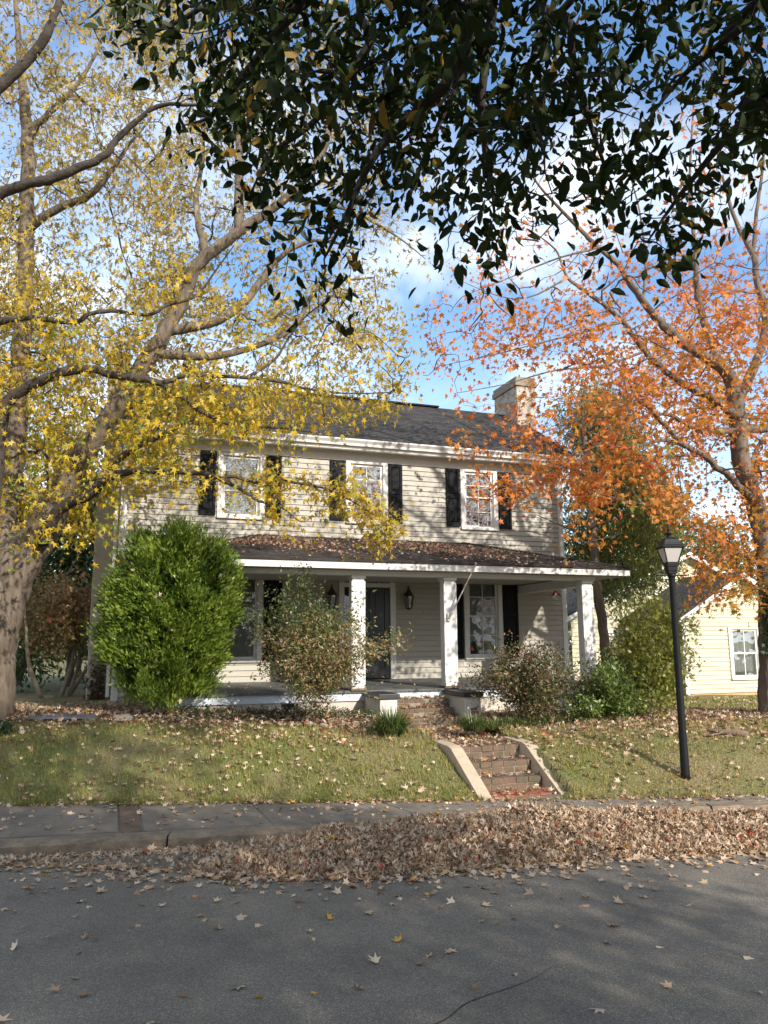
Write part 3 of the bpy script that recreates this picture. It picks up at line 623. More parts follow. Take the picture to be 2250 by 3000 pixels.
def shutter(x0, x1, z0, z1, parent=None):
    b = MB(); y = -.062; t = .06; zm = z0 + (z1 - z0) * .52
    b.box(x0, x0 + t, y, -.018, z0, z1); b.box(x1 - t, x1, y, -.018, z0, z1)
    for p, q in ((z0, z0 + .11), (zm - .05, zm + .05), (z1 - .08, z1)): b.box(x0 + t, x1 - t, y + .001, -.018, p, q)
    for p, q in ((z0 + .11, zm - .05), (zm + .05, z1 - .08)):
        b.quad((x0 + t, -.034, p), (x1 - t, -.034, p), (x1 - t, -.034, q), (x0 + t, -.034, q))
        a, c, d, e = x0 + t + .03, x1 - t - .03, p + .035, q - .035
        O = [(x0 + t + .008, -.035, p + .01), (x1 - t - .008, -.035, p + .01), (x1 - t - .008, -.035, q - .01), (x0 + t + .008, -.035, q - .01)]; I = [(a, -.052, d), (c, -.052, d), (c, -.052, e), (a, -.052, e)]
        b.add(O + I, [(4, 5, 6, 7), (0, 1, 5, 4), (1, 2, 6, 5), (2, 3, 7, 6), (3, 0, 4, 7)])
    return b.build('shutter', M['shutter'], parent or house, bevel=.003)
for i, w in enumerate(UW):
    window(*w, M['glassup'], muntin=(0, 2, 2)[i], blind=(1, 0, .95)[i], curtain=(False, (5.2, 6.6), False)[i], rail=(.42, .5, .55)[i])
    for a, b in ((w[0] - .40, w[0] - .035), (w[1] + .035, w[1] + .385)): shutter(a, b, w[2] + .06, w[3] - .01)
for i, w in enumerate(LW):
    window(*w, M['glass'], muntin=(0, 2)[i], blind=(1, .82)[i], rail=(.49, .5)[i])
    for a, b in ((w[0] - .46, w[0] - .03), (w[1] + .03, w[1] + .44)): shutter(a, b, w[2] + .02, w[3] - .02)
b = MB(); b.lathe([(.0, 0), (.05, 0), (.05, .004), (0, .004)], 14); b.v = [(8.36 + x, -.005 + z - .003, 2.13 + y) for x, y, z in b.v]; b.build('window_sticker', M['red'], house)
# door with transom
dx0, dx1 = DOORX
b = MB(); b.box(dx0, dx0 + .13, -.055, .05, FZ, 3.94); b.box(dx1 - .13, dx1, -.055, .05, FZ, 3.94); b.box(dx0 + .13, dx1 - .13, -.05, .05, 3.60, 3.70); b.box(dx0, dx1, -.06, .05, 3.941, 3.99); b.box(5.235, 5.285, -.03, .05, FZ, 3.60)
for xx in (5.36, 5.64, 5.92): b.box(xx, xx + .03, -.01, .03, 3.70, 3.94)
df = b.build('door_frame', M['trim'], house, bevel=.004)
b = MB(); b.quad((dx0 + .13, .02, 3.70), (dx1 - .13, .02, 3.70), (dx1 - .13, .02, 3.94), (dx0 + .13, .02, 3.94)); b.quad((dx0 + .13, .02, FZ), (5.235, .02, FZ), (5.235, .02, 3.6), (dx0 + .13, .02, 3.6)); b.build('transom_glass', M['glass'], df)
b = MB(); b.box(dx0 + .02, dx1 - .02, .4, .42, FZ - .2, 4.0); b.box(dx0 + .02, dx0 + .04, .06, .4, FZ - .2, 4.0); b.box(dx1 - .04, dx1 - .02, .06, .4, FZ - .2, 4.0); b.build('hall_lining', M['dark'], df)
b = MB(); x0, x1, z0, z1 = 5.287, 6.205, FZ + .02, 3.598; st = .125; ym = .0
b.box(x0, x0 + st, ym, .05, z0, z1); b.box(x1 - st, x1, ym, .05, z0, z1); xm = (x0 + x1) / 2; b.box(xm - .05, xm + .05, ym + .001, .05, z0, z1)
for p, q in ((z0, z0 + .26), (z0 + 1.0, z0 + 1.12), (z1 - .12, z1)): b.box(x0 + st, xm - .05, ym + .001, .05, p, q); b.box(xm + .05, x1 - st, ym + .001, .05, p, q)
for xa, xb in ((x0 + st, xm - .05), (xm + .05, x1 - st)):
    for p, q in ((z0 + .26, z0 + 1.0), (z0 + 1.12, z1 - .12)): b.quad((xa, .025, p), (xb, .025, p), (xb, .025, q), (xa, .025, q)); b.box(xa + .05, xb - .05, .012, .03, p + .06, q - .06)
door = b.build('door', M['door'], house, bevel=.004)
b = MB(); b.lathe([(.0, 0), (.028, 0), (.02, .03), (.034, .055), (.03, .075), (0, .08)], 12); b.v = [(5.35 + x, -z, FZ + 1.0 + y) for x, y, z in b.v]; b.build('handle', M['brass'], door, smooth=True)
# ---- porch
PX0, PX1, PY = 1.0, 10.08, -2.92
b = MB()
nb = int((PX1 - PX0 + .1) / .09)
for i in range(nb):
    xa = PX0 - .05 + i * .09; xb = xa + .087; za, zb = FZ, 1.385
    b.add([(xa, -.03, za), (xb, -.03, za), (xb, PY - .05, zb), (xa, PY - .05, zb), (xa, PY - .05, zb - .04), (xb, PY - .05, zb - .04)], [(3, 2, 1, 0), (4, 5, 2, 3)])
b.quad((PX0 - .05, -.03, FZ - .012), (PX0 - .05, PY - .05, 1.373), (PX1 + .05, PY - .05, 1.373), (PX1 + .05, -.03, FZ - .012))
b.build('porch_floor', M['floor'], house)
b = MB(); b.box(PX0, PX1, PY, PY + .03, 1.19, 1.342); b.box(PX0, PX0 + .03, PY + .03, -.03, 1.19, 1.342); b.box(PX1 - .03, PX1, PY + .03, -.03, 1.19, 1.342); b.build('skirt_board', M['skirt'], house, bevel=.004)
b = MB(); b.box(PX0 + .04, PX1 - .04, PY + .04, -.1, .55, 1.19); b.build('porch_foundation', M['stucco'], house)
b = MB(); b.box(3.02, 3.33, PY + .02, PY + .05, 1.0, 1.17); b.build('foundation_vent', M['shutter'], house)
for xc in (1.28, 4.50, 6.47, 9.76):
    zb = 1.39; w = .122; b = MB(); b.box(xc - w, xc + w, -2.85 - w, -2.85 + w, zb + .03, 3.60)
    for sx in (-1, 1):
        for yy in (-2.85 - w - .006, ): b.box(xc + sx * w - .02, xc + sx * w + .02, yy - .004, yy + .02, zb + .1, 3.5)
    b.box(xc - w - .025, xc + w + .025, -2.85 - w - .025, -2.85 + w + .025, 3.55, 3.61)
    c_ = b.build('porch_column', M['column'], house, bevel=.004)
    b = MB(); b.box(xc - w - .035, xc + w + .035, -2.85 - w - .035, -2.85 + w + .035, zb - .005, zb + .04); b.build('plinth', M['wood'], c_, bevel=.004)
b = MB(); b.box(1.05, 9.99, -2.95, -2.75, 3.615, 3.715); b.box(9.66, 9.86, -2.74, -.02, 3.50, 3.70); b.box(1.18, 1.38, -2.74, -.02, 3.50, 3.70); b.build('porch_beam', M['trim'], house, bevel=.005)
EX0, EX1, EY = .42, 10.66, -3.3; EZ = 3.72
b = MB(); b.box(EX0 + .02, EX1 - .02, EY + .02, -.03, EZ, EZ + .012)
b.build('porch_ceiling', M['siding'], house)
b = MB()
for i in range(int((EX1 - EX0) / .1)): b.box(EX0 + .06 + i * .1, EX0 + .135 + i * .1, EY + .09, EY + .3, EZ - .012, EZ - .001)
b.build('soffit_vent', M['siding'], house)
b = MB(); b.box(EX0, EX1, EY, EY + .022, EZ - .01, EZ + .125); b.box(EX0, EX0 + .022, EY + .022, -.02, EZ - .01, EZ + .125); b.box(EX1 - .022, EX1, EY + .022, -.02, EZ - .01, EZ + .125); b.build('porch_fascia', M['trim'], house, bevel=.004)
RT = 4.74; RX0, RX1 = 3.05, 8.15; z0 = ZR = EZ + .135
sv = np.array([0, -EY, RT - z0]); V = np.linalg.norm(sv); sv /= V; nn = np.array([0, -sv[2], sv[1]])
b = MB(); slope_lap(b, (0, EY - .03, z0), (1, 0, 0), sv, nn, lambda s: (EX0 - .03 + (RX0 - EX0 + .03) * s / V, EX1 + .03 - (EX1 + .03 - RX1) * s / V), V, .135, .009)
for xe, xr, sg in ((EX0 - .03, RX0, 1), (EX1 + .03, RX1, -1)):
    n = 14
    for i in range(n):
        t0, t1 = i / n, (i + 1) / n; P = lambda t, q: (xe + (xr - xe) * t, (EY - .03) * (1 - t) if q == 0 else -.01, z0 + (RT - z0) * t)
        b.quad(P(t0, 0), P(t0, 1), tuple(np.array(P(t1, 1)) + [0, 0, .001]), P(t1, 0)) if sg < 0 else b.quad(P(t0, 1), P(t0, 0), P(t1, 0), P(t1, 1))
b.quad((EX0 - .03, EY - .03, z0 - .01), (EX1 + .03, EY - .03, z0 - .01), (EX1 + .03, 0, z0 - .01), (EX0 - .03, 0, z0 - .01))
b.tube([(EX1 + .02, EY - .02, z0 + .02), (RX1, -.02, RT + .015)], .03, 6); b.tube([(EX0 - .02, EY - .02, z0 + .02), (RX0, -.02, RT + .015)], .03, 6); b.box(RX0, RX1, -.10, -.02, RT - .03, RT + .012)
b.build('porch_roof', M['proof'], house)
b = MB(); b.box(9.05, 9.73, -1.2, -.02, 3.52, 3.70); 
# dried leaf wreath on the corner
b = MB()
for i in range(9): b.tube([(10.75 + rng.normal() * .03, -.04, 3.55 + i * .02), (10.75 + rng.normal() * .09, -.07, 3.5 + i * .02 + rng.normal() * .05)], [.008, .022], 5)
tag(b.build('dried_flower_bunch', M['red'], None), 'small dried red flower bunch on the right corner board under the porch roof', 'dried flowers'); o_ = bpy.data.objects['dried_flower_bunch']; o_.location = tuple(ORG); o_.rotation_euler = (0, 0, HROT)
# ---- brick helper
def bricks(mb, x0, x1, y0, y1, z0, z1, face=.2, jx=.004):
    x = x0
    while x < x1 - .02:
        l = min(face * rng.uniform(.93, 1.06), x1 - x); mb.box(x + .005, x + l - .005, y0 + rng.normal() * jx, y1, z0 + .004, z1 - .004 + rng.normal() * .003); x += l
# ---- porch steps
ps = empty('porch_steps', hw(5.65, -3.5, .72), HROT, 'mossy brick porch steps between two white piers with black caps', 'steps')
def loc(X, Y, Z): return X - 5.65, Y + 3.5, Z - .72
edges = [(-2.93, -3.22, 1.215), (-3.22, -3.52, 1.055), (-3.52, -3.82, .895), (-3.82, -4.12, .735)]
for k, (yb, yf, z) in enumerate(edges):
    w0, w1 = (5.03, 6.27) if k < 2 else (5.06 - .02 * k, 6.27)
    b = MB(); bm = MB(); a, f_, zz = loc(w0, yf, z); a2 = w1 - 5.65; yb_ = yb + 3.5 + .02
    bm.box(a + .01, a2 - .01, f_ + .008, yb_, zz - .3, zz - .005)
    bricks(b, a, a2, f_, yb_, zz - .075, zz, .105); bricks(b, a, a2, f_ + .004, f_ + .1, zz - .15, zz - .078, .21)
    s_ = b.build('step', M['brick'], ps, bevel=.004); bm.build('mortar', M['mortar'], s_)
for x0, x1, y1 in ((4.62, 5.02, -3.86), (6.28, 6.68, -3.95)):
    b = MB(); p0 = loc(x0 + .03, y1 + .04, .55); p1 = loc(x1 - .03, PY, 1.27); b.box(p0[0], p1[0], p0[1], p1[1], p0[2], p1[2]); pr = b.build('pier', M['whitebrick'], ps, bevel=.012)
    b = MB(); p0 = loc(x0, y1, 1.271); p1 = loc(x1, PY - .06, 1.365); b.box(p0[0] - .01, p1[0] + .01, p0[1], p1[1], p0[2], p1[2]); b.build('pier_cap', M['slab'], pr, bevel=.012)
    if x0 > 6:
        b = MB(); q = loc(6.48, y1 + .04, 1.02)
        for i, (dx_, dz_) in enumerate(((-.05, 0), (.02, .004), (-.06, -.062), (.0, -.058), (.055, -.06))): b.box(q[0] + dx_, q[0] + dx_ + .06, q[1] - .004, q[1] + .01, q[2] + dz_, q[2] + dz_ + .05)
        b.build('bare_brick', M['brickred'], pr)
# ---- lawn steps with sloping concrete cheeks
ls = empty('garden_steps', hw(5.65, -6.5, .13), HROT, 'three worn brick steps up the bank between sloping tan concrete cheeks', 'steps')
def loc2(X, Y, Z): return X - 5.65, Y + 6.5, Z - .13
for yf, yb, z in ((-6.86, -6.52, .315), (-6.53, -6.17, .5), (-6.18, -5.85, .685)):
    b = MB(); bm = MB(); a, f_, zz = loc2(5.13, yf, z); a2 = 6.19 - 5.65; yb_ = yb + 6.5
    bricks(b, a, a2, f_, f_ + .21, zz - .09, zz, .205); bricks(b, a, a2, f_ + .006, f_ + .12, zz - .185, zz - .094, .2); bricks(b, a, a2, f_ + .215, yb_ + .02, zz - .09, zz - .004, .1)
    bm.box(a, a2, f_ + .012, yb_ + .02, zz - .3, zz - .012)
    s_ = b.build('step', M['brick'], ls, bevel=.005); bm.build('mortar', M['mortar'], s_)
for x0, x1 in ((4.92, 5.12), (6.20, 6.40)):
    P = [(-7.36, .136), (-7.30, .155), (-6.36, .70), (-6.26, .725), (-5.62, .74), (-5.62, .1), (-7.36, -.1)]
    b = MB(); q = [(y + 6.5, z - .13) for y, z in P]; b.prism(q, x0 - 5.65, x1 - 5.65); b.build('cheek_wall', M['concrete'], ls, bevel=.007)
b = MB(); y = -7.27
while y < -6.88: bricks(b, 5.13, 6.19, y, y + .095, .04, .142, .2); y += .1
o_ = b.build('brick_apron', M['brickred'], None); o_.location = tuple(ORG); o_.rotation_euler = (0, 0, HROT); o_['kind'] = 'structure'
b = MB(); y = -5.86
while y < -4.0:
    z = .685 + (y + 5.86) * .03; bricks(b, 5.02, 6.26, y, y + .098, z - .08, z, .2); y += .102
o_ = b.build('brick_path', M['brick'], None); o_.location = tuple(ORG); o_.rotation_euler = (0, 0, HROT); o_['kind'] = 'structure'
# ---- wall lanterns
def lantern(X, lab):
    e = empty('wall_lantern', hw(X, -.02, 3.54), HROT, lab, 'lantern', 'wall lanterns beside the front door')
    b = MB(); b.lathe([(0, 0), (.05, 0), (.05, .02), (.0, .02)], 14); b.v = [(x, -z, y - .12) for x, y, z in b.v]; b.tube([(0, -.01, -.12), (0, -.06, -.1), (0, -.12, .1), (0, -.17, .1), (0, -.17, .02)], .011, 6); b.build('bracket', M['brass'], e, smooth=True)
    b = MB(); q = pi / 4
    b.lathe([(.02, .03), (.03, .02), (.05, -.02), (.12, -.12), (.135, -.14), (.13, -.15)], 6, (0, -.17, 0)); b.lathe([(.0, -.48), (.03, -.47), (.075, -.45), (.08, -.435), (.0, -.43)], 6, (0, -.17, 0))
    for k in range(6):
        t = 2 * pi * k / 6; b.tube([(.125 * cos(t), -.17 + .125 * sin(t), -.15), (.075 * cos(t), -.17 + .075 * sin(t), -.44)], .008, 5)
    b.build('cage', M['brass'], e)
    b = MB(); b.lathe([(.07, -.43), (.118, -.155)], 6, (0, -.17, 0)); b.build('pane', M['glass'], e)
    b = MB(); b.lathe([(.0, -.43), (.018, -.43), (.018, -.30), (.0, -.30)], 10, (0, -.17, 0)); b.build('candle', M['frost'], e)
lantern(6.63, 'black hexagonal wall lantern on bare siding to the right of the door')
lantern(4.72, 'black wall lantern left of the door, half hidden above the bronze shrub')
# ---- flag pole
fp = empty('flag_pole', hw(6.42, -2.99, 2.80), HROT, 'bare pale flag pole slanting up from a bracket on the porch column', 'flag pole')
b = MB(); b.box(-.035, .035, -.03, .0, -.08, .08); b.tube([(0, -.03, -.02), (.05, -.10, .1)], .024, 8); b.build('bracket', M['pole'], fp)
b = MB(); b.tube([(.02, -.06, .03), (.47, -.36, 1.06)], [.014, .012], 8); b.lathe([(0, 0), (.016, .005), (.022, .02), (.014, .036), (0, .04)], 10, (.47, -.36, 1.06)); b.build('pole', M['pole'], fp)
# ================================================================== STREET LAMP
bp_ = hit(1481, 1680); lamp = empty('street_lamp', (bp_[0], bp_[1], bp_[2] - .05), radians(8), 'black post lamp with a four-sided frosted lantern standing on the grass bank', 'street lamp')
HP = 3.0
def head(b_):
    z_ = HP + .05; b_.v = [(x * .8, y * .8, z_ + (z - z_) * .85) for x, y, z in b_.v]; return b_
b = MB(); b.lathe([(.0, 0), (.068, 0), (.066, .1), (.058, .6), (.052, 1.4), (.046, HP - .02), (.05, HP), (.062, HP + .01), (.062, HP + .05), (.0, HP + .05)], 20); b.build('post', M['metal'], lamp, smooth=True)
b = MB(); b.tube([(-.24, 0, HP + .03), (.24, 0, HP + .03)], .011, 8); b.lathe([(0, -.016), (.016, 0), (0, .016)], 8, (-.24, 0, HP + .03)); b.lathe([(0, -.016), (.016, 0), (0, .016)], 8, (.24, 0, HP + .03)); b.build('ladder_bar', M['metal'], lamp)
q4 = 0.0; s2 = 1.0
def sq(mb, prof, z): mb.lathe(prof, 4, (0, 0, z), rot=radians(38))
b = MB(); sq(b, [(.0, 0), (.115, 0), (.12, .05), (.128, .055), (.135, .13), (.15, .135), (.155, .19), (.14, .2), (.0, .2)], HP + .05); lb = head(b).build('lantern_base', M['metal'], lamp, bevel=.004)
zb = HP + .25; r0, r1, hh = .145, .262, .27
b = MB()
for k in range(4):
    t = radians(38) + k * pi / 2; b.tube([(r0 * cos(t), r0 * sin(t), zb - .01), (r1 * cos(t), r1 * sin(t), zb + hh + .01)], .012, 6)
    t2 = t + pi / 2; b.tube([(r1 * cos(t), r1 * sin(t), zb + hh), (r1 * cos(t2), r1 * sin(t2), zb + hh)], .012, 6); b.tube([(r0 * cos(t), r0 * sin(t), zb), (r0 * cos(t2), r0 * sin(t2), zb)], .012, 6)
head(b).build('lantern_frame', M['metal'], lamp)
for k in range(4):
    t = radians(38) + k * pi / 2; t2 = t + pi / 2; u = .975
    head(MB().quad((r0 * u * cos(t), r0 * u * sin(t), zb), (r0 * u * cos(t2), r0 * u * sin(t2), zb), (r1 * u * cos(t2), r1 * u * sin(t2), zb + hh), (r1 * u * cos(t), r1 * u * sin(t), zb + hh))).build('pane', M['frost'], lamp)
b = MB(); sq(b, [(.0, 0), (.300, 0), (.302, .02), (.25, .05), (.215, .10), (.185, .15), (.13, .185), (.09, .195), (.0, .2)], zb + hh); head(b).build('lantern_roof', M['metal'], lamp, bevel=.004)
b = MB(); b.lathe([(.0, 0), (.05, 0), (.035, .025), (.03, .05), (.085, .065), (.085, .075), (.03, .10), (.022, .12), (.034, .14), (.02, .165), (.028, .19), (.012, .215), (.006, .26), (0, .27)], 14, (0, 0, zb + hh + .19)); head(b).build('finial', M['metal'], lamp, smooth=True)
b = MB(); t = radians(38 - 90 - 45 + 90); dn = np.array([cos(radians(-52)), sin(radians(-52)), 0])
c0 = np.array([0, 0, HP + .09]) + np.array([cos(radians(-7)), sin(radians(-7)), 0]) * .0
nrm = np.array([cos(radians(38 - 45)), sin(radians(38 - 45)), 0]); nrm = np.array([cos(radians(-7 - 0)), sin(radians(-7)), 0]); nrm = np.array([sin(radians(38 + 45)) * 0 + cos(radians(38 - 45 - 0)), sin(radians(38 - 45)), 0])
ctr = nrm * (.127 * cos(pi / 4) + .006) + np.array([0, 0, HP + .11]); tg = np.cross([0, 0, 1], nrm)
b.add([tuple(ctr + tg * .022 * cos(a) + np.array([0, 0, .022 * sin(a)])) for a in np.linspace(0, 2 * pi, 12, endpoint=False)], [tuple(range(12))]); head(b).build('sticker', M['sticker'], lb)

# ================================================================== NEIGHBOUR'S HOUSE
nh = empty('cottage', (8.42, 22, .70), HROT, 'pale yellow clapboard cottage with two white-edged gables beyond the orange maple', 'house')
def gable_wall(mb, x0, x1, y, z0, ze, zp, xp, expo, holes=()):
    lap(mb, x0, x1, z0, ze, expo, y0=y, holes=holes, start=z0)
    z = ze
    while z < zp - .03:
        z2 = min(z + expo * 1.3, zp); f = lambda q: ((x0 + (xp - x0) * (q - ze) / (zp - ze)), (x1 - (x1 - xp) * (q - ze) / (zp - ze)))
        (a0, a1), (c0, c1) = f(z), f(z2); mb.quad((a0, y - .02, z), (a1, y - .02, z), (c1, y - .004, z2), (c0, y - .004, z2))
        mb.quad((a0, y - .02, z), (a0, y + .01, z), (a1, y + .01, z), (a1, y - .02, z))
        x = a0 + .1
        while x < a1 - .1:
            if c0 + .02 < x < c1 - .02: mb.box(x, x + .012, y - .024, y - .0, z + .01, z2 - .01, 1)
            x += rng.uniform(.13, .26)
        z = z2
mgap = mat('shingle_gap', (.66, .57, .34), .8)
GW = 4.3; EZn = 2.33; PZn = 3.42
b = MB(); gable_wall(b, 0, GW, 0, .13, EZn, PZn, GW / 2, .125, [(1.67, 2.68, .58, 1.88)]); b.quad((0, 0, .1), (0, 0, EZn), (0, 3, EZn), (0, 3, .1)); b.quad((GW, 0, .1), (GW, 3, .1), (GW, 3, EZn), (GW, 0, EZn))
b.build('front_wing_wall', [M['ysiding'], mgap], nh)
MB().box(-.03, .09, -.03, .02, .1, EZn - .05).build('corner_board', M['ytrim'], nh); MB().box(GW - .09, GW + .03, -.03, .02, .1, EZn - .05).build('corner_board', M['ytrim'], nh)
b = MB(); b.box(-.0, GW, .015, 3, -.3, .128); b.box(-4, 9, 2.42, 2.5, -.3, .128); b.build('foundation', M['yfound'], nh)
def gable_roof(xp, zp, half, pitch, y0, y1, nm):
    ex = half; r = MB(); W_ = []; L_ = math.hypot(ex, ex * pitch); th = .14
    for sg in (-1, 1):
        e = (xp + sg * ex, zp - ex * pitch)
        P = [(xp, zp), e, (e[0], e[1] + .05), (xp, zp + .06)]; r.prism(P if sg > 0 else P[::-1], y0, y1, 'y')
        w = MB(); W_.append(w); P = [(xp, zp - .005), (e[0], e[1] - .005), (e[0], e[1] - th), (xp, zp - th - .02)]; w.prism(P if sg > 0 else P[::-1], y0 + .01, y0 + .06, 'y')
        w.quad((xp, y0 + .06, zp - .03), (e[0], y0 + .06, e[1] - .03), (e[0], y0 + .4, e[1] - .03), (xp, y0 + .4, zp - .03))
    ro = r.build(nm, M['roof'], nh); [w.build('rake_board', M['ytrim'], ro) for w in W_]
gable_roof(GW / 2, PZn + .14, GW / 2 + .28, .56, -.26, 3, 'roof')
nw = window(1.59, 2.76, .48, 1.98, M['glassup'], muntin=1, blind=0, curtain=(.7, 1.95), rail=.5, parent=nh, tm=M['ytrim'])
bxp = 2.31; b = MB(); gable_wall(b, bxp - 4.4, bxp + 4.4, 2.4, .13, 2.42, 4.36, bxp, .125, []); b.build('main_wall', [M['ysiding'], mgap], nh)
gable_roof(bxp, 4.44, 4.8, .45, 2.1, 11, 'roof')
window(1.0, 1.72, 2.95, 3.62, M['glassup'], muntin=0, blind=0, rail=.5, parent=nh, tm=M['ytrim'], wall=2.38)
window(-.95, -.15, .5, 1.9, M['glassup'], muntin=1, blind=0, curtain=(.6, 1.8), parent=nh, tm=M['ytrim'], wall=2.38)

# ================================================================== TREES
def P_(l): return [at(x, y, d) for x, y, d, r in l], [r for *_, r in l]
def tree(name, lab, limbs, barks, centers, clus, lm, cat='tree', r0=.0035, twigbark=None, extra_centers=None, up=0., rmax=.03, bmi=None, wig=.12, crownname='crown', loc=None):
    e = empty(name, limbs[0][0][0] if loc is None else loc, 0, lab, cat); base = np.array(e.location)
    mb = MB(); nodes, nr = limbs_mesh(mb, limbs, bmi)
    tw = MB(); C, D = grow(tw, nodes, centers, r0, m=0, up=up, rmax=rmax, wig=wig)
    mb.v = [tuple(np.array(p) - base) for p in mb.v]; tw.v = [tuple(np.array(p) - base) for p in tw.v]
    mb.build('trunk', barks, e, smooth=True); tw.build('twigs', twigbark or barks[-1], e, smooth=True)
    ch = clus(C, D); ch = [(v - base, t, r) for v, t, r in ch]
    leafmesh(crownname, ch, lm, e); return e
# ---- silver maple on the left
d0 = 13.6
SM = [
 [(-58, 1570, d0, .66), (-46, 1520, d0, .54), (-34, 1420, d0, .48), (-12, 1330, d0, .47), (24, 1240, d0, .42), (88, 1150, d0, .30), (155, 1017, d0, .24), (212, 937, 13.4, .185), (290, 820, 13.3, .155), (360, 714, 13.2, .135), (400, 634, 13.2, .122), (424, 574, 13.1, .114), (505, 508, 13, .095), (560, 470, 13, .085), (620, 428, 12.9, .072), (672, 368, 12.8, .08), (705, 300, 12.7, .06), (720, 150, 12.6, .04), (735, 20, 12.6, .02)],
 [(14, 1300, d0, .36), (6, 1210, d0 + .2, .28), (22, 1050, d0 + .5, .22), (40, 850, 14.3, .19), (50, 650, 14.4, .165), (58, 480, 14.4, .14), (60, 330, 14.5, .13), (52, 200, 14.6, .10), (42, 120, 14.6, .07), (30, -40, 14.6, .03)],
 [(-60, 1420, 13, .3), (-52, 1250, 12.8, .2), (-30, 1150, 12.4, .14), (-8, 1020, 12.3, .11), (4, 900, 12.2, .10), (36, 850, 12.1, .09), (120, 810, 12.0, .078), (192, 798, 11.9, .07), (264, 814, 11.8, .062), (340, 826, 11.7, .052), (376, 848, 11.7, .042), (452, 898, 11.6, .034), (520, 920, 11.6, .026), (600, 924, 11.6, .016), (690, 935, 11.5, .008)],
 [(355, 828, 11.7, .045), (400, 812, 11.7, .036), (460, 812, 11.8, .034), (532, 816, 11.9, .032), (612, 826, 12, .028), (664, 840, 12, .022), (760, 850, 12.1, .014), (860, 846, 12.2, .007)],
 [(532, 816, 11.9, .028), (592, 778, 12.2, .022), (624, 730, 12.5, .018), (664, 680, 12.8, .014), (720, 640, 13, .008)],
 [(88, 1170, 13.3, .13), (132, 1098, 13.0, .10), (200, 1066, 12.7, .085), (224, 1038, 12.5, .075), (280, 1018, 12.3, .060), (360, 1018, 12.1, .05), (440, 1022, 12, .044), (480, 1036, 11.9, .04), (524, 1059, 11.8, .028), (558, 1082, 11.8, .022), (604, 1093, 11.7, .016), (647, 1127, 11.6, .007)],
 [(478, 1034, 11.9, .034), (505, 1029, 11.9, .028), (553, 1043, 11.9, .025), (586, 1030, 11.9, .025), (635, 1042, 11.9, .021), (702, 1055, 11.8, .017), (738, 1070, 11.8, .012), (812, 1115, 11.7, .008), (837, 1142, 11.7, .004)],
 [(222, 1040, 12.5, .075), (256, 992, 12.4, .062), (300, 964, 12.2, .052), (343, 943, 12.1, .04), (420, 905, 12, .018), (500, 880, 11.9, .009)],
 [(-40, 435, 11.4, .10), (0, 420, 11.3, .085), (60, 396, 11.2, .08), (115, 385, 11.1, .075), (220, 340, 11, .06), (252, 300, 11, .05), (340, 230, 10.9, .036), (425, 227, 10.8, .022), (520, 215, 10.7, .01)],
 [(-40, 220, 11, .10), (0, 185, 11, .09), (65, 125, 11, .08), (100, 75, 10.9, .07), (118, 30, 10.9, .06), (140, -30, 10.9, .04)],
 [(-60, 710, 12, .07), (0, 696, 12, .055), (60, 686, 12, .048), (160, 696, 12, .042), (192, 678, 12, .036), (249, 672, 12.1, .032), (321, 680, 12.2, .03), (362, 660, 12.3, .026), (423, 638, 12.4, .022), (474, 573, 12.4, .014), (520, 510, 12.4, .006)],
 [(515, 500, 13, .10), (516, 400, 13.2, .085), (518, 300, 13.4, .075), (514, 200, 13.5, .06), (505, 90, 13.6, .04), (500, -20, 13.6, .02)],
 [(404, 612, 13.1, .10), (440, 545, 13.2, .085), (430, 490, 13.3, .065), (424, 420, 13.4, .05), (440, 330, 13.4, .03), (430, 220, 13.4, .015)],
 [(60, 500, 14.4, .10), (85, 475, 14.2, .085), (150, 440, 14, .075), (190, 425, 13.9, .065), (240, 370, 13.8, .05), (270, 325, 13.8, .035), (330, 250, 13.8, .015)],
 [(60, 300, 14.5, .08), (100, 250, 14.3, .06), (160, 190, 14.2, .045), (210, 110, 14.2, .03), (240, 30, 14.2, .02)],
 [(620, 428, 12.9, .06), (700, 440, 12.8, .04), (790, 470, 12.7, .028), (870, 520, 12.6, .015), (920, 560, 12.6, .006)],
 [(360, 714, 13.2, .10), (470, 690, 13.4, .085), (540, 640, 13.6, .075), (600, 560, 13.8, .055), (680, 520, 13.9, .035), (780, 540, 14, .015)],
 [(330, 760, 13.2, .09), (450, 770, 13.6, .075), (560, 745, 13.8, .06), (640, 700, 13.9, .045), (690, 620, 14, .03), (800, 600, 14, .014)],
]
limbs = [P_(l) for l in SM]; limbs = [([np.array(p) for p in a], b) for a, b in limbs]
bmi = [0, 0] + [1] * 9 + [0] * 7
mask_hi = [(-80, -80), (1040, -80), (1010, 200), (960, 380), (925, 560), (905, 700), (900, 840), (860, 900), (740, 930), (640, 915), (560, 930), (440, 945), (400, 985), (370, 1060), (270, 1080), (235, 1180), (150, 1165), (70, 1185), (-80, 1240)]
def sample_crown(n, box, accept):
    out = []
    while sum(map(len, out)) < n:
        p = rng.uniform(0, 1, (4000, 3)) * (np.array(box[1]) - box[0]) + box[0]; out.append(p[accept(p)])
    return np.concatenate(out)[:n]
def off_limbs(p, limbs, rmin=.032, px=7, keep=.2):
    Q = []; 
    for a, b in limbs:
        A, B = smooth(a, b, 6); Q.append(A[B > rmin])
    Q = np.concatenate(Q); qx, qy = proj(Q); x, y = proj(p); ok = np.ones(len(p), bool)
    for i in range(len(p)):
        j = np.argmin((qx - x[i]) ** 2 + (qy - y[i]) ** 2); d = math.hypot(qx[j] - x[i], qy[j] - y[i])
        if d < px + 20 and p[i, 1] < Q[j, 1] + .25 and rng.random() > keep: ok[i] = False
    return ok
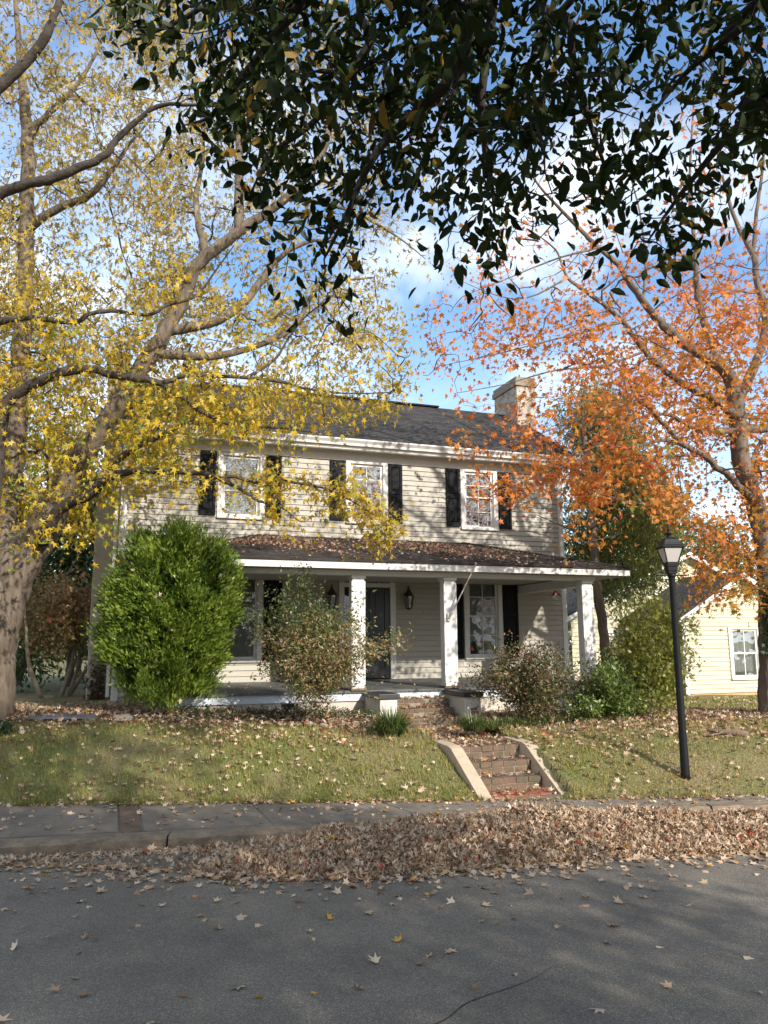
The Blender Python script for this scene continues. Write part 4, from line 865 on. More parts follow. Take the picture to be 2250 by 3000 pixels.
def clumpy(p, f, s): return np.sin(p[:, 0] * f + s) * np.sin(p[:, 1] * f * 1.1 + 2 * s) * np.sin(p[:, 2] * f * .9 + 3 * s)
def acc_sm(p):
    x, y = proj(p); m = inpoly(x, y, mask_hi); out = (x < -80) | (y < -80)
    dens = np.interp(y, [-100, 300, 560, 660, 950, 1200], [.62, .62, .62, 1.0, 1.1, 1.0]) * np.interp(x, [0, 350, 560, 700, 930], [1, .9, .5, .38, .34]) * np.where((x > 420) & (y > 930), .35, 1)
    dens = np.where((x > 90) & (x < 330) & (y > 440) & (y < 640), dens * .35, dens); dens = np.where((x > 320) & (x < 430) & (y > 180) & (y < 290), dens * .2, dens); dens = np.where((x < 60) & (y > 220) & (y < 420), dens * .4, dens)
    keep = rng.random(len(p)) < dens * np.clip(1.0 + 1.3 * clumpy(p, 1.9, .7), .15, 1.5) / 1.3
    e = ((p[:, 0] + 6.4) / 7.6) ** 2 + ((p[:, 1] - 13.2) / 4.6) ** 2 + ((p[:, 2] - 9.5) / 7.6) ** 2 < 1
    hx, hy = to_house(p[:, 0], p[:, 1]); clear = ~((hx > -.6) & (hx < 11.6) & (hy > -.7) & (p[:, 2] < 10)) & ~((hy > -3.5) & (hx > -.5) & (p[:, 2] < 4.9))
    return e & clear & keep & (m | (out & (x < 200) & (rng.random(len(p)) < .4)))
c1 = sample_crown(3900, ((-14, 10.6, 3.4), (1.5, 17.8, 17)), acc_sm)
c2 = []
for l in (SM[2][8:], SM[3], SM[5][4:], SM[6], SM[7], SM[6][3:], SM[6][3:], SM[2][6:]):
    for _ in range(20):
        i = rng.integers(0, len(l) - 1); t = rng.random(); a, b_ = l[i], l[i + 1]
        c2.append(at(a[0] + (b_[0] - a[0]) * t + rng.normal() * 26, a[1] + (b_[1] - a[1]) * t + abs(rng.normal()) * 26 - 12, a[2] + rng.normal() * .25))
c1 = c1[off_limbs(c1, limbs)]; cc = np.concatenate([c1, np.array(c2)])
def clus_sm(C, D):
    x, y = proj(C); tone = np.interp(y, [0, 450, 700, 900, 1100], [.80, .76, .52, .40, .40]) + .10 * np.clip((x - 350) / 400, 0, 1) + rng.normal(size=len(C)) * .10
    tip = (x > 720) & (y > 980)
    n = np.where(rng.random(len(C)) < .2, 22, 12)
    a = foliage(C, D, 12, .15, .115, SILVER, tone, droop=.9, nvar=.17, wide=.8); up_ = y < 640; a2 = foliage(C[up_], D[up_], 5, .24, .12, SILVER, tone[up_], droop=.9, nvar=.15, wide=.8)
    k = y > 600; bq = foliage(C[k], D[k], 6, .18, .12, SILVER, tone[k], droop=.6, nvar=.2, wide=.8)
    return [a, a2, bq]
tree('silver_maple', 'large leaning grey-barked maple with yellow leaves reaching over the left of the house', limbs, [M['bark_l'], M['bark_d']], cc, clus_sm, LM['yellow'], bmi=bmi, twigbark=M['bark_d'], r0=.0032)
# ---- orange maple on the right
q = 15.9
OM = [
 [(1676, 1575, q, .45), (1668, 1540, q, .27), (1664, 1470, q, .21), (1662, 1370, q, .195), (1657, 1250, q, .19), (1647, 1160, q, .19), (1634, 1100, q, .185), (1618, 1045, 15.8, .18), (1603, 1000, 15.8, .18), (1593, 920, 15.7, .175), (1589, 860, 15.6, .16), (1578, 815, 15.5, .14), (1548, 785, 15.3, .12), (1500, 757, 15.1, .10), (1453, 722, 14.9, .088), (1426, 695, 14.8, .08), (1389, 650, 14.6, .07), (1353, 599, 14.5, .062), (1336, 572, 14.4, .056), (1293, 535, 14.3, .048), (1249, 492, 14.2, .04), (1200, 440, 14.1, .03), (1160, 395, 14, .022), (1100, 300, 13.9, .012)],
 [(1562, 795, 15.4, .10), (1543, 765, 15.4, .09), (1530, 719, 15.4, .08), (1514, 669, 15.4, .075), (1504, 610, 15.4, .065), (1504, 560, 15.4, .055), (1495, 470, 15.4, .04), (1490, 380, 15.4, .03), (1500, 200, 15.4, .015)],
 [(1590, 868, 15.6, .12), (1625, 800, 16, .10), (1655, 700, 16.4, .09), (1634, 602, 16.6, .08), (1627, 552, 16.6, .07), (1588, 474, 16.7, .05), (1560, 380, 16.8, .03)],
 [(1627, 552, 16.6, .06), (1634, 460, 16.6, .045), (1650, 330, 16.6, .03), (1640, 180, 16.6, .015)],
 [(1597, 905, 15.6, .10), (1540, 860, 15.3, .085), (1490, 838, 15, .072), (1440, 805, 14.7, .065), (1393, 759, 14.5, .06), (1366, 722, 14.3, .056), (1346, 695, 14.2, .05), (1306, 659, 14, .044), (1266, 630, 13.9, .036), (1226, 599, 13.8, .028), (1200, 540, 13.8, .018), (1150, 500, 13.7, .008)],
 [(1594, 930, 15.7, .08), (1573, 932, 15.5, .062), (1519, 932, 15.2, .055), (1489, 919, 15, .046), (1440, 895, 14.8, .036), (1390, 900, 14.6, .02), (1330, 925, 14.5, .01)],
 [(1628, 1082, 15.9, .10), (1599, 1055, 15.6, .08), (1573, 1025, 15.4, .07), (1550, 1012, 15.2, .066), (1526, 988, 15, .06), (1490, 968, 14.7, .054), (1466, 955, 14.5, .05), (1449, 932, 14.4, .045), (1426, 909, 14.3, .04), (1406, 885, 14.2, .035), (1376, 862, 14, .03), (1359, 825, 13.9, .022), (1330, 780, 13.8, .014), (1280, 740, 13.7, .007)],
 [(1466, 955, 14.5, .035), (1423, 952, 14.2, .028), (1364, 968, 13.9, .024), (1320, 924 + 40, 13.7, .022), (1268, 972, 13.5, .02), (1198, 1010, 13.3, .016), (1128, 1042, 13.1, .011), (1070, 1062, 13, .006), (1032, 1074, 13, .004)],
 [(1526, 985, 15, .03), (1440, 985, 14.4, .024), (1364, 998, 14.1, .02), (1320, 1020, 13.9, .016), (1280, 1054, 13.7, .01), (1262, 1090, 13.6, .005)],
 [(1376, 862, 14, .022), (1346, 875, 13.8, .018), (1299, 889, 13.6, .014), (1200, 925, 13.3, .009), (1100, 960, 13.1, .005), (1000, 985, 13, .003)],
 [(1226, 599, 13.8, .02), (1150, 640, 13.6, .015), (1080, 640, 13.4, .01), (980, 600, 13.2, .005)],
 [(1346, 695, 14.2, .025), (1250, 720, 13.9, .02), (1150, 745, 13.6, .014), (1050, 770, 13.4, .009), (950, 790, 13.2, .004)],
 [(1393, 759, 14.5, .028), (1300, 790, 14.1, .021), (1200, 800, 13.8, .016), (1090, 830, 13.5, .01), (980, 850, 13.3, .005)],
 [(1293, 535, 14.3, .025), (1200, 560, 14, .018), (1100, 600, 13.8, .012), (1000, 640, 13.6, .006)],
 [(1648, 1180, 15.9, .09), (1720, 1080, 15.6, .075), (1800, 960, 15.2, .06), (1900, 850, 15, .04)],
 [(1593, 925, 15.7, .10), (1660, 925, 15.8, .085), (1760, 900, 16, .07), (1900, 820, 16, .04)],
 [(1612, 1030, 15.8, .05), (1640, 960, 16.4, .04), (1662, 930, 16.6, .03)],
 [(1657, 1230, 15.9, .06), (1600, 1195, 15.4, .03), (1560, 1205, 15.1, .02), (1500, 1240, 14.9, .008)],
 [(1389, 650, 14.6, .035), (1395, 560, 14.7, .028), (1380, 450, 14.8, .02), (1350, 330, 14.8, .012), (1330, 150, 14.8, .006)],
]
limbs = [P_(l) for l in OM]
mk_or = [(1220, -80), (1180, 300), (1040, 420), (960, 520), (930, 650), (905, 760), (920, 870), (1010, 880), (960, 960), (1080, 985), (1160, 1010), (1215, 1060), (1180, 1170), (1225, 1215), (1330, 1150), (1420, 1180), (1470, 1170), (1500, 1330), (1580, 1300), (1660, 1310), (1800, 1300), (1800, -80)]
def acc_or(p):
    x, y = proj(p); m = inpoly(x, y, mk_or)
    d = np.interp(y, [-100, 450, 620, 700, 1000, 1150, 1300], [.12, .22, .55, 1.0, 1.0, .8, .6]) * np.interp(x, [920, 1050, 1250, 1700], [.42, .6, 1.0, .95])
    d = np.where((x > 1180) & (x < 1420) & (y > 880), d * .4, d); d = d * np.interp(x, [1100, 1180, 1400, 1470, 1800], [1, .62, .7, 1.5, 1.5]); d = np.where((x < 1230) & (y > 770), d * .4, d); d = np.where((x > 1040) & (x < 1200) & (y > 790) & (y < 900), d * .7, d); d = np.where((x > 1380) & (x < 1640) & (y > 1190 - (x - 1380) * .0) & (y < 1215), d * .5, d); d = np.where((x > 1480) & (x < 1600) & (y > 960) & (y < 1120), d * .12, d); d = np.where((x > 1330) & (x < 1500) & (y > 1130) & (y < 1180), d * .4, d); d = np.where((x > 1440) & (x < 1510) & (y > 1130), d * .1, d); d = np.where((x > 1560) & (y > 700) & (y < 1000), d * .55, d)
    keep = rng.random(len(p)) < d * np.clip(.95 + 1.8 * clumpy(p, 2.3, 1.9), .05, 1.6) / 1.3
    e = ((p[:, 0] - 6.2) / 7.2) ** 2 + ((p[:, 1] - 14.8) / 4.4) ** 2 + ((p[:, 2] - 8.0) / 6.3) ** 2 < 1
    hx, hy = to_house(p[:, 0], p[:, 1]); clear = ~((hx < 11.6) & (hy > -.7) & (p[:, 2] < 9)) & ~((hy > -3.6) & (hx < 10.9) & (p[:, 2] < 5))
    outside = (x > 1800); return e & clear & keep & (m | (outside & (p[:, 2] > 4) & (rng.random(len(p)) < .1)))
c1 = sample_crown(1500, ((-1.2, 10.2, 2.6), (14, 19.5, 14.3)), acc_or)
c2 = []
for l, n in ((OM[7][2:], 46), (OM[8], 36), (OM[9], 26), (OM[17], 20), (OM[5], 14)):
    for _ in range(n):
        i = rng.integers(0, len(l) - 1); t = rng.random(); a, b_ = l[i], l[i + 1]
        c2.append(at(a[0] + (b_[0] - a[0]) * t + rng.normal() * 18, a[1] + (b_[1] - a[1]) * t + rng.normal() * 16, a[2] + rng.normal() * .2))
c1 = c1[off_limbs(c1, limbs, keep=.5, px=0)]
cc = np.concatenate([c1, np.array(c2)])
def clus_or(C, D):
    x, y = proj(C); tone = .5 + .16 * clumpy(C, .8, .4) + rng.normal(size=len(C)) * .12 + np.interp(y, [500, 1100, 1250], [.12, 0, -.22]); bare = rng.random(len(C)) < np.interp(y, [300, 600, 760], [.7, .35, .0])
    k = ~bare
    a = foliage(C[k], D[k], 11, .17, .098, MAPLE, tone[k], droop=.5, nvar=.14)
    k2 = k & (y > 640) & (x > 1100); bq = foliage(C[k2], D[k2], 6, .2, .10, MAPLE, tone[k2], droop=.4, nvar=.14)
    c = foliage(C[bare], D[bare], 2, .12, .07, MAPLE, tone[bare], droop=.6); return [a, bq, c]
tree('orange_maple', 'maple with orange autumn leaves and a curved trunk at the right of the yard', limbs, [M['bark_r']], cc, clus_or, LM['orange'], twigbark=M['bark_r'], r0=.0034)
# roots of the orange maple
# ---- slender willow oak behind the porch corner
WO = [[(1312, 1500, 19.2, .14), (1310, 1450, 19.2, .125), (1300, 1340, 19.2, .115), (1290, 1275, 19.2, .118), (1284, 1190, 19.2, .11), (1276, 1100, 19.2, .095), (1268, 1000, 19.2, .08), (1258, 900, 19.2, .045), (1262, 840, 19.2, .02), (1268, 800, 19.2, .01)]]
for k in range(16):
    t = rng.uniform(.45, .95); y = 1190 - (1190 - 840) * (t - .4) / .6; sx = rng.choice([-1, 1]); L_ = 100 * (1.15 - t)
    WO.append([(1270, y, 19.2, .035), (1270 + sx * L_ * .7, y - 20, 19.2 + rng.normal() * .5, .022), (1270 + sx * L_ * 1.6, y - 25 - rng.random() * 30, 19.2 + rng.normal() * 1.0, .008)])
limbs = [P_(l) for l in WO]
mk_wo = [(1190, 880), (1285, 810), (1370, 900), (1420, 1010), (1470, 1130), (1440, 1240), (1380, 1290), (1290, 1300), (1225, 1215), (1215, 1100), (1170, 900)]
def acc_wo(p):
    x, y = proj(p); hx, hy = to_house(p[:, 0], p[:, 1])
    return inpoly(x, y, mk_wo) & ((hx > 11.7) | (p[:, 2] > 9.5)) & (rng.random(len(p)) < np.clip(.7 + 1.2 * clumpy(p, 1.8, .3), .08, 1)) & (((p[:, 0] - 5.6) / 3) ** 2 + ((p[:, 1] - 19.5) / 2.3) ** 2 < 1)
c1 = sample_crown(1250, ((3, 17, 3), (9, 22, 11.5)), acc_wo)
tree('willow_oak', 'slender straight tree with narrow yellow-green leaves beside the right end of the porch', limbs, [M['bark_r']], c1, lambda C, D: [foliage(C, D, 26, .24, .15, NARROW, np.clip(.34 + .008 * (C[:, 2] - 5) * 8 + rng.normal(size=len(C)) * .14, 0, 1), droop=.6, nvar=.2, wide=1.5)], LM['oak'], r0=.003)
# ---- tree overhead: its trunk stands behind the photographer to the right
base_o = np.array([4.6, -2.9, .1])
OT = [([base_o, base_o + [0, .05, 2.2], base_o + [-.2, .4, 4.2], base_o + [-.5, .9, 6.2], base_o + [-.6, 1.1, 6.9], base_o + [-.5, 1.2, 7.6]], [.42, .33, .29, .2, .1, .04])]
fork = base_o + [-.2, .4, 4.2]
def lim(pts, r0, start): 
    Q = [np.array(start)] + [at(*p) for p in pts]; OT.append((Q, list(np.linspace(r0, .006, len(Q)))))
lim([(1040, -160, 3.6), (1010, 60, 4.0), (975, 170, 4.2), (820, 320, 4.5), (745, 470, 4.7), (700, 560, 4.8)], .07, fork + [0, .2, .3])
lim([(1090, -120, 3.8), (1065, 20, 4.1), (1040, 230, 4.3), (1062, 395, 4.45), (1068, 470, 4.5)], .05, fork + [0, .25, .6])
lim([(1300, -160, 4.0), (1235, 60, 4.3), (1255, 200, 4.5), (1300, 340, 4.7), (1340, 450, 4.8)], .05, fork + [0, .3, .5])
lim([(1800, 90, 3.6), (1650, 220, 4.0), (1560, 310, 4.3), (1470, 420, 4.5), (1400, 520, 4.6)], .055, fork + [.3, .4, .2])
lim([(1750, -80, 3.8), (1600, 60, 4.2), (1480, 160, 4.5), (1390, 270, 4.7)], .05, fork + [.2, .4, .7])
lim([(800, -140, 3.9), (640, 20, 4.4), (520, 170, 4.8), (455, 250, 5.0), (400, 270, 5.1)], .05, fork + [-.2, .3, .6])
lim([(900, -140, 4.2), (800, 90, 4.7), (680, 260, 5.0), (590, 330, 5.2), (540, 420, 5.3)], .05, fork + [-.1, .3, .8])
lim([(600, -120, 4.4), (430, 20, 5.0), (330, 70, 5.2), (260, 100, 5.3)], .04, fork + [-.3, .2, .9])
lim([(1150, -100, 4.4), (1000, 160, 5.0), (900, 380, 5.3), (880, 460, 5.4)], .045, fork + [0, .3, 1.0])
lim([(1290, -60, 4.6), (1170, 200, 5.2), (1130, 400, 5.5)], .04, fork + [.1, .3, 1.1])
for k in range(16):
    a = rng.uniform(0, 2 * pi); r = rng.uniform(2.5, 5.5); z = rng.uniform(4.6, 6); s = base_o + [-.4, .7, rng.uniform(4, 5.8)]
    OT.append(([s, s + [r * .5 * cos(a), r * .5 * sin(a), .5], s + [r * cos(a), r * sin(a), (z - 5) * .35 + .3]], [.1, .06, .015]))
mk_ov = [(-60, -400), (170, -60), (195, 25), (260, 60), (330, 130), (395, 190), (420, 300), (465, 350), (520, 440), (600, 470), (655, 480), (690, 545), (760, 545), (800, 440), (870, 440), (930, 500), (990, 555), (1075, 590), (1100, 530), (1150, 440), (1220, 450), (1280, 510), (1360, 520), (1440, 570), (1500, 555), (1560, 530), (1659, 470), (1900, 400), (2000, -400)]
def acc_in(p):
    x, y = proj(p); m = inpoly(x, y, mk_ov)
    d = np.interp(y, [-400, 0, 200, 330, 430, 600], [1, 1, .85, .6, .3, .16]) * np.where(x > 1080, .6, 1) * np.where(x < 450, .45, 1)
    low = np.interp(x, [0, 400, 700, 1000, 1659], [0, 200, 420, 430, 430])
    return m & (p[:, 1] > 3.1) & (rng.random(len(p)) < d * np.clip(.62 + 1.2 * clumpy(p, 4.5, .6), .05, 1))
ci = sample_crown(830, ((-4, 2.6, 4.0), (4, 6.2, 7.0)), acc_in)
strands = []
for pts in ([(640, 480, 4.6), (622, 545, 4.6), (615, 600, 4.6)], [(690, 540, 4.9), (690, 620, 4.9), (690, 690, 4.9)], [(757, 560, 5), (758, 630, 5), (762, 685, 5)], [(975, 500, 4.4), (965, 545, 4.4)], [(1062, 480, 4.4), (1045, 540, 4.4), (1060, 570, 4.3)], [(1440, 540, 4.5), (1480, 570, 4.5)], [(1330, 500, 4.6), (1345, 545, 4.6)], [(1250, 470, 4.6), (1190, 480, 4.6)], [(560, 430, 4.7), (570, 475, 4.7)], [(1500, 520, 4.5)], [(430, 290, 4.8), (470, 320, 4.8)]):
    strands += [at(*p) for p in pts]
def acc_up(p):
    x, y = proj(p); front = p[:, 1] > .6
    e = ((p[:, 0] - 3.6) / 6.6) ** 2 + ((p[:, 1] + 1.9) / 4.2) ** 2 + ((p[:, 2] - 5.9) / 1.75) ** 2 < 1
    vis = front & (x > -300) & (x < 1960) & (y > -250) & (y < 2300)
    return e & ~vis & (p[:, 2] > 4.3)
cu = sample_crown(1700, ((-3.5, -6.5, 4.1), (10.6, 2.6, 7.8)), acc_up)
cin = np.concatenate([ci, np.array(strands)]); ncin = len(cin)
e = empty('overhanging_tree', base_o, 0, 'dark green broadleaf tree hanging over the street along the top of the picture', 'tree')
mb = MB(); nodes, nr = limbs_mesh(mb, OT, None, jit=.06); tw = MB(); C, D = grow(tw, nodes, np.concatenate([cin, cu]), .0024, rmax=.022, wig=.1)
for m_ in (mb, tw): m_.v = [tuple(np.array(p) - base_o) for p in m_.v]
mb.build('trunk', M['bark_o'], e, smooth=True); tw.build('twigs', M['bark_o'], e, smooth=True)
x, y = proj(C); near = (C[:, 1] > 2.2) & (x > -300) & (x < 1960)
k = near; tone = np.clip(rng.random(len(C)) * .8, 0, 1)
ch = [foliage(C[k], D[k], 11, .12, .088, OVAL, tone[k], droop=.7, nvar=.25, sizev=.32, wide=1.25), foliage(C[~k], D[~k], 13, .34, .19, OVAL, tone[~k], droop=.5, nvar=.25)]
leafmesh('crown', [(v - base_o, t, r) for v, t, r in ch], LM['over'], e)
# ================================================================== SHRUBS
def ellip_shell(n, c, r, jit=.12, zmin=-1, inner=.35, fn=None):
    v = unit(n); v = v[v[:, 2] > zmin]; rad = 1 - np.abs(rng.normal(size=len(v))) * jit - (rng.random(len(v)) < inner) * rng.random(len(v)) * .5
    p = v * rad[:, None]
    if fn is not None: p = fn(p)
    return np.array(c) + p * np.array(r), v
def shrub(name, lab, loc, stems, stemmat, chunks, lm, cat='shrub'):
    e = empty(name, loc, 0, lab, cat); b = MB(); L0 = np.array(loc)
    for pts, rad in stems: b.tube([tuple(np.array(p)) for p in pts], rad, 5, cap=False)
    if stems: b.build('stems', stemmat, e, smooth=True)
    leafmesh('foliage', [(v - L0, t, r) for v, t, r in chunks], lm, e); return e
def gp(px, py, y=None):
    p = hit(px, py); return np.array([p[0], p[1], float(gz(p[0], p[1]))])
def ground_at(px, y):
    x = at(px, 1500, y)[0]; return np.array([x, y, float(gz(x, y))])
# big round arborvitae
g = ground_at(322, 13.75); tz = at(370, 1156, 13.9)[2]; cx, cy = at(370, 1330, 13.8)[:2]; hh = (tz - g[2])
def egg(p):
    q = p.copy(); z_ = np.clip(np.abs(q[:, 2]), 0, .985); e_ = np.where(q[:, 2] > 0, 2.5, 2.0); s = (1 - z_ ** e_) ** (1 / e_) / np.sqrt(1 - z_ ** 2); q[:, 0] *= s; q[:, 1] *= s; q[:, 0] += .07 * q[:, 2]; return q
cen = np.array([cx, cy, g[2] + .12 + hh * .50]); rad = np.array([1.12, 1.08, hh * .475])
lump = lambda v: 1 + .10 * np.sin(v[:, 0] * 7 + v[:, 2] * 3) * np.sin(v[:, 2] * 8 + 1) * np.sin(v[:, 1] * 6 + 2) + .05 * np.sin(v[:, 2] * 14 + v[:, 0] * 9)
v = unit(2600); rr = (1 - np.abs(rng.normal(size=2600)) * .09) * lump(v) * (1 + .12 * clumpy(v, 3.1, 1.7) + .05 * clumpy(v, 8.3, .9) + .10 * (rng.random(2600) < .03)); P = egg(v * rr[:, None]) * rad + cen
Dn = v.copy(); Dn[:, 2] = np.abs(Dn[:, 2]) * .5 + .55; keepc = np.where(clumpy(v * 1.0, 5.2, .8) + .35 * clumpy(v, 11, .3) > -.10)[0]; idx = np.repeat(keepc, 30); n = len(idx)
LP = P[idx] + rng.normal(size=(n, 3)) * .075; LD = Dn[idx] + rng.normal(size=(n, 3)) * .38; ton = np.clip(.5 + .25 * np.sin(v[idx, 0] * 11) * np.sin(v[idx, 2] * 13 + 2) + rng.normal(size=n) * .2, 0, 1)
c1 = leaves(LP, LD, rng.uniform(.05, .125, n), SPRAY, ton, wid=rng.uniform(.3, .6, n))
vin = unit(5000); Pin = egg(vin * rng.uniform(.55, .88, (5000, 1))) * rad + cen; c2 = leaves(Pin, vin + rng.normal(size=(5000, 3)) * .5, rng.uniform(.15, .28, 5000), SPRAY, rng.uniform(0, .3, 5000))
stems = [([g + [rng.normal() * .1, rng.normal() * .1, -.05], g + [rng.normal() * .2, rng.normal() * .2, .5], cen + rng.normal(size=3) * .5], [.06, .045, .01]) for _ in range(7)]
arb = shrub('arborvitae', 'big rounded bright green arborvitae covering the left end of the porch', g, stems, M['bark_s'], [c1, c2], LM['arbor'])
# dead leaves caught on it
k = rng.integers(0, 2600, 110); P_k = P[k] + v[k] * .08
o = leafmesh('caught_leaves', [leaves(P_k, unit(110), rng.uniform(.06, .1, 110), DRY, rng.uniform(.6, .9, 110))], LM['dry']); tag(o, 'pale dead leaves caught in the big green arborvitae', 'fallen leaves', kind='stuff')
# bronze abelia in front of the porch
def vase(name, lab, g, pts2d, depth, nst, stemmat, lm, lf, n, dens_fn=None, fl=None):
    """arching shrub: stems fan from the base, leaves along them; pts2d are crown tip positions"""
    stems = []; cs = []; ds = []
    for i in range(nst):
        tip = pts2d[i % len(pts2d)] if i < len(pts2d) else pts2d[rng.integers(len(pts2d))]; tip = tip + rng.normal(size=3) * np.array([.10, .32, .10])
        b0 = g + np.array([rng.normal() * .10, rng.normal() * .10, -.04]); mid = b0 + (tip - b0) * .5 + np.array([0, 0, .22 * np.linalg.norm(tip - b0) * rng.uniform(.2, .8)]) - np.array([(tip - b0)[0] * .16, 0, 0])
        pp, r = smooth([b0, mid, tip], [.013, .009, .003], 6); pp += rng.normal(size=pp.shape) * .012; stems.append((pp, list(r)))
        for t in np.linspace(.58, 1, 7):
            q = pp[int(t * (len(pp) - 1))]; cs.append(q); ds.append(tip - mid)
        for _ in range(3):
            a = pp[rng.integers(len(pp) // 3, len(pp))]; e_ = a + rng.normal(size=3) * .17 + (tip - mid) * .15; stems.append((np.array([a, (a + e_) / 2 + [0, 0, .02], e_]), [.004, .003, .002])); cs += [e_, (a + e_) / 2]; ds += [e_ - a, e_ - a]
    C = np.array(cs); D = np.array(ds); D /= np.linalg.norm(D, axis=1, keepdims=True) + 1e-9
    tone = np.clip(lf['tone'](C) + rng.normal(size=len(C)) * .12, 0, 1)
    return shrub(name, lab, g, stems, stemmat, [foliage(C, D, n, lf['spread'], lf['size'], lf['t'], tone, droop=lf['droop'], nvar=.2)], lm)
g = ground_at(672, 13.05); dA = 13.05
tips = [at(x, y, dA + rng.normal() * .3) for x, y in [(560, 1380), (545, 1430), (580, 1330), (600, 1300), (640, 1320), (625, 1280), (665, 1310), (700, 1325), (730, 1330), (760, 1330), (790, 1335), (840, 1345), (862, 1385), (800, 1375), (780, 1410), (600, 1400), (640, 1370), (690, 1360), (740, 1370), (575, 1330), (655, 1245), (700, 1390), (585, 1450), (620, 1430), (660, 1410), (720, 1420), (760, 1400), (560, 1375), (780, 1360), (750, 1430), (690, 1340), (610, 1370), (630, 1400), (670, 1390), (720, 1360)]]
vase('abelia', 'bronze and green arching shrub with bare lower stems in front of the porch', g, tips, dA, 80, M['bark_s'], LM['abelia'], dict(tone=lambda C: .50 - .38 * np.clip((C[:, 2] - 2.35) / .6, 0, 1) + .12 * clumpy(C, 5, 1), spread=.085, size=.062, t=SMALL, droop=.2), 15)
g = ground_at(1140, 14.3)
tips = [at(x, y, 14.3 + rng.normal() * .3) for x, y in [(1040, 1460), (1050, 1440), (1065, 1425), (1085, 1418), (1110, 1412), (1135, 1410), (1160, 1412), (1185, 1420), (1205, 1430), (1225, 1450), (1235, 1470), (1060, 1480), (1090, 1450), (1120, 1440), (1150, 1440), (1180, 1450), (1210, 1475), (1050, 1500), (1200, 1500), (1130, 1470), (1160, 1480), (1100, 1490), (1180, 1490)]]
vase('dusky_shrub', 'low rounded dusky red-green shrub in front of the right half of the porch', g, tips, 14.3, 62, M['bark_s'], LM['nandina'], dict(tone=lambda C: .40 + .22 * clumpy(C, 6, 2), spread=.08, size=.058, t=SMALL, droop=.15), 16)
# fresh green azalea at the porch corner
g = ground_at(1300, 14.75)
tips = [at(x, y, 14.75 + rng.normal() * .3) for x, y in [(1240, 1525), (1250, 1505), (1275, 1500), (1290, 1470), (1290, 1450), (1310, 1440), (1300, 1490), (1330, 1500), (1345, 1480), (1360, 1500), (1385, 1505), (1392, 1525), (1350, 1530), (1310, 1525), (1270, 1530), (1325, 1465), (1340, 1455)]]
vase('azalea', 'fresh green leafy azalea at the foot of the right porch corner', g, tips, 14.75, 46, M['bark_s'], LM['azalea'], dict(tone=lambda C: .55 + .2 * clumpy(C, 6, 1), spread=.07, size=.075, t=SMALL, droop=-.1), 13)
# loose olive arborvitae by the lamp
g = ground_at(1408, 15.2)
stems = []; cs = []; ds = []
for i in range(46):
    a = rng.uniform(0, 2 * pi); r = rng.uniform(.1, 1.0) ** .7; top = at(1405 + 92 * r * cos(a) + 6, 1285 + 150 * r * r + rng.random() * 40, 15.2 + .9 * r * sin(a)); b0 = g + np.array([.10 * cos(a), .1 * sin(a), 0])
    mid = b0 + (top - b0) * np.array([.75, .75, .42]); pp, rr_ = smooth([b0, mid, top], [.026, .018, .005], 6); stems.append((pp, list(rr_)))
    for t in np.linspace(.3, 1, 12): cs.append(pp[int(t * (len(pp) - 1))] + rng.normal(size=3) * .08); ds.append(top - b0)
for i in range(170):
    p = at(rng.uniform(1320, 1510), rng.uniform(1290, 1500), 15.2 + rng.normal() * .45); x_, y_ = proj(p)
    if ((x_ - 1412) / 100) ** 2 + ((y_ - 1395) / 125) ** 2 < 1 or (x_ > 1440 and ((x_ - 1470) / 58) ** 2 + ((y_ - 1405) / 70) ** 2 < 1): cs.append(p); ds.append(p - g); stems.append((np.array([g + (p - g) * .5 + [0, 0, -.1], p]), [.008, .003]))
C = np.array(cs); D = np.array(ds); D /= np.linalg.norm(D, axis=1, keepdims=True); x_, y_ = proj(C)
keep = rng.random(len(C)) < np.interp(y_, [1280, 1440, 1520], [1, .8, .2]); C, D = C[keep], D[keep]
shrub('loose_arborvitae', 'loose olive-green arborvitae with bare stems showing, between the porch corner and the street lamp', g, stems, M['bark_s'], [foliage(C, D, 20, .09, .08, SPRAY, np.clip(.62 + .25 * clumpy(C, 4, 1) + .2 * (C[:, 0] - g[0]), 0, 1), droop=-.45, nvar=.2)], LM['arbor2'])
# strap-leaved liriope clumps
def clump(name, lab, g, n, L_, spreadr, lm, group=None):
    a = rng.uniform(0, 2 * pi, n); r = rng.random(n) ** .6; p0 = g + np.stack([np.cos(a) * r * spreadr * .35, np.sin(a) * r * spreadr * .35, np.zeros(n)], 1)
    out = np.stack([np.cos(a), np.sin(a), np.zeros(n)], 1); ln = L_ * rng.uniform(.6, 1.1, n); lean = rng.uniform(.25, 1.0, n); side = np.stack([-np.sin(a), np.cos(a), np.zeros(n)], 1) * .007
    V = []; pts = []
    for t in (0, .4, .75, 1.0): pts.append(p0 + out * (lean * ln * t ** 1.3)[:, None] * .9 + np.array([0, 0, 1]) * (ln * (t * 1.0 - lean * .85 * t * t))[:, None])
    for i in range(3):
        w0 = 1 - .3 * i; w1 = (1 - .3 * (i + 1)) if i < 2 else .05
        V.append(np.stack([pts[i] - side * w0, pts[i] + side * w0, pts[i + 1] + side * w1, pts[i + 1] - side * w1], 1))
    rn = rng.random(n); return (np.concatenate([q.reshape(-1, 3) for q in V]), np.full(n * 3, 4), np.concatenate([rn] * 3))
g = ground_at(846, 13.0); o = leafmesh('liriope', [clump('', '', g * 0, 700, .68, .5, LM['lirio'])], LM['lirio']); o.location = g; tag(o, 'big tuft of dark strap-leaved grass left of the porch steps', 'plant')
g = ground_at(1022, 13.5); o = leafmesh('liriope', [clump('', '', g * 0, 420, .44, .5, LM['lirio'])], LM['lirio']); o.location = g; tag(o, 'smaller tuft of strap-leaved grass at the foot of the right white pier', 'plant')
ch = []
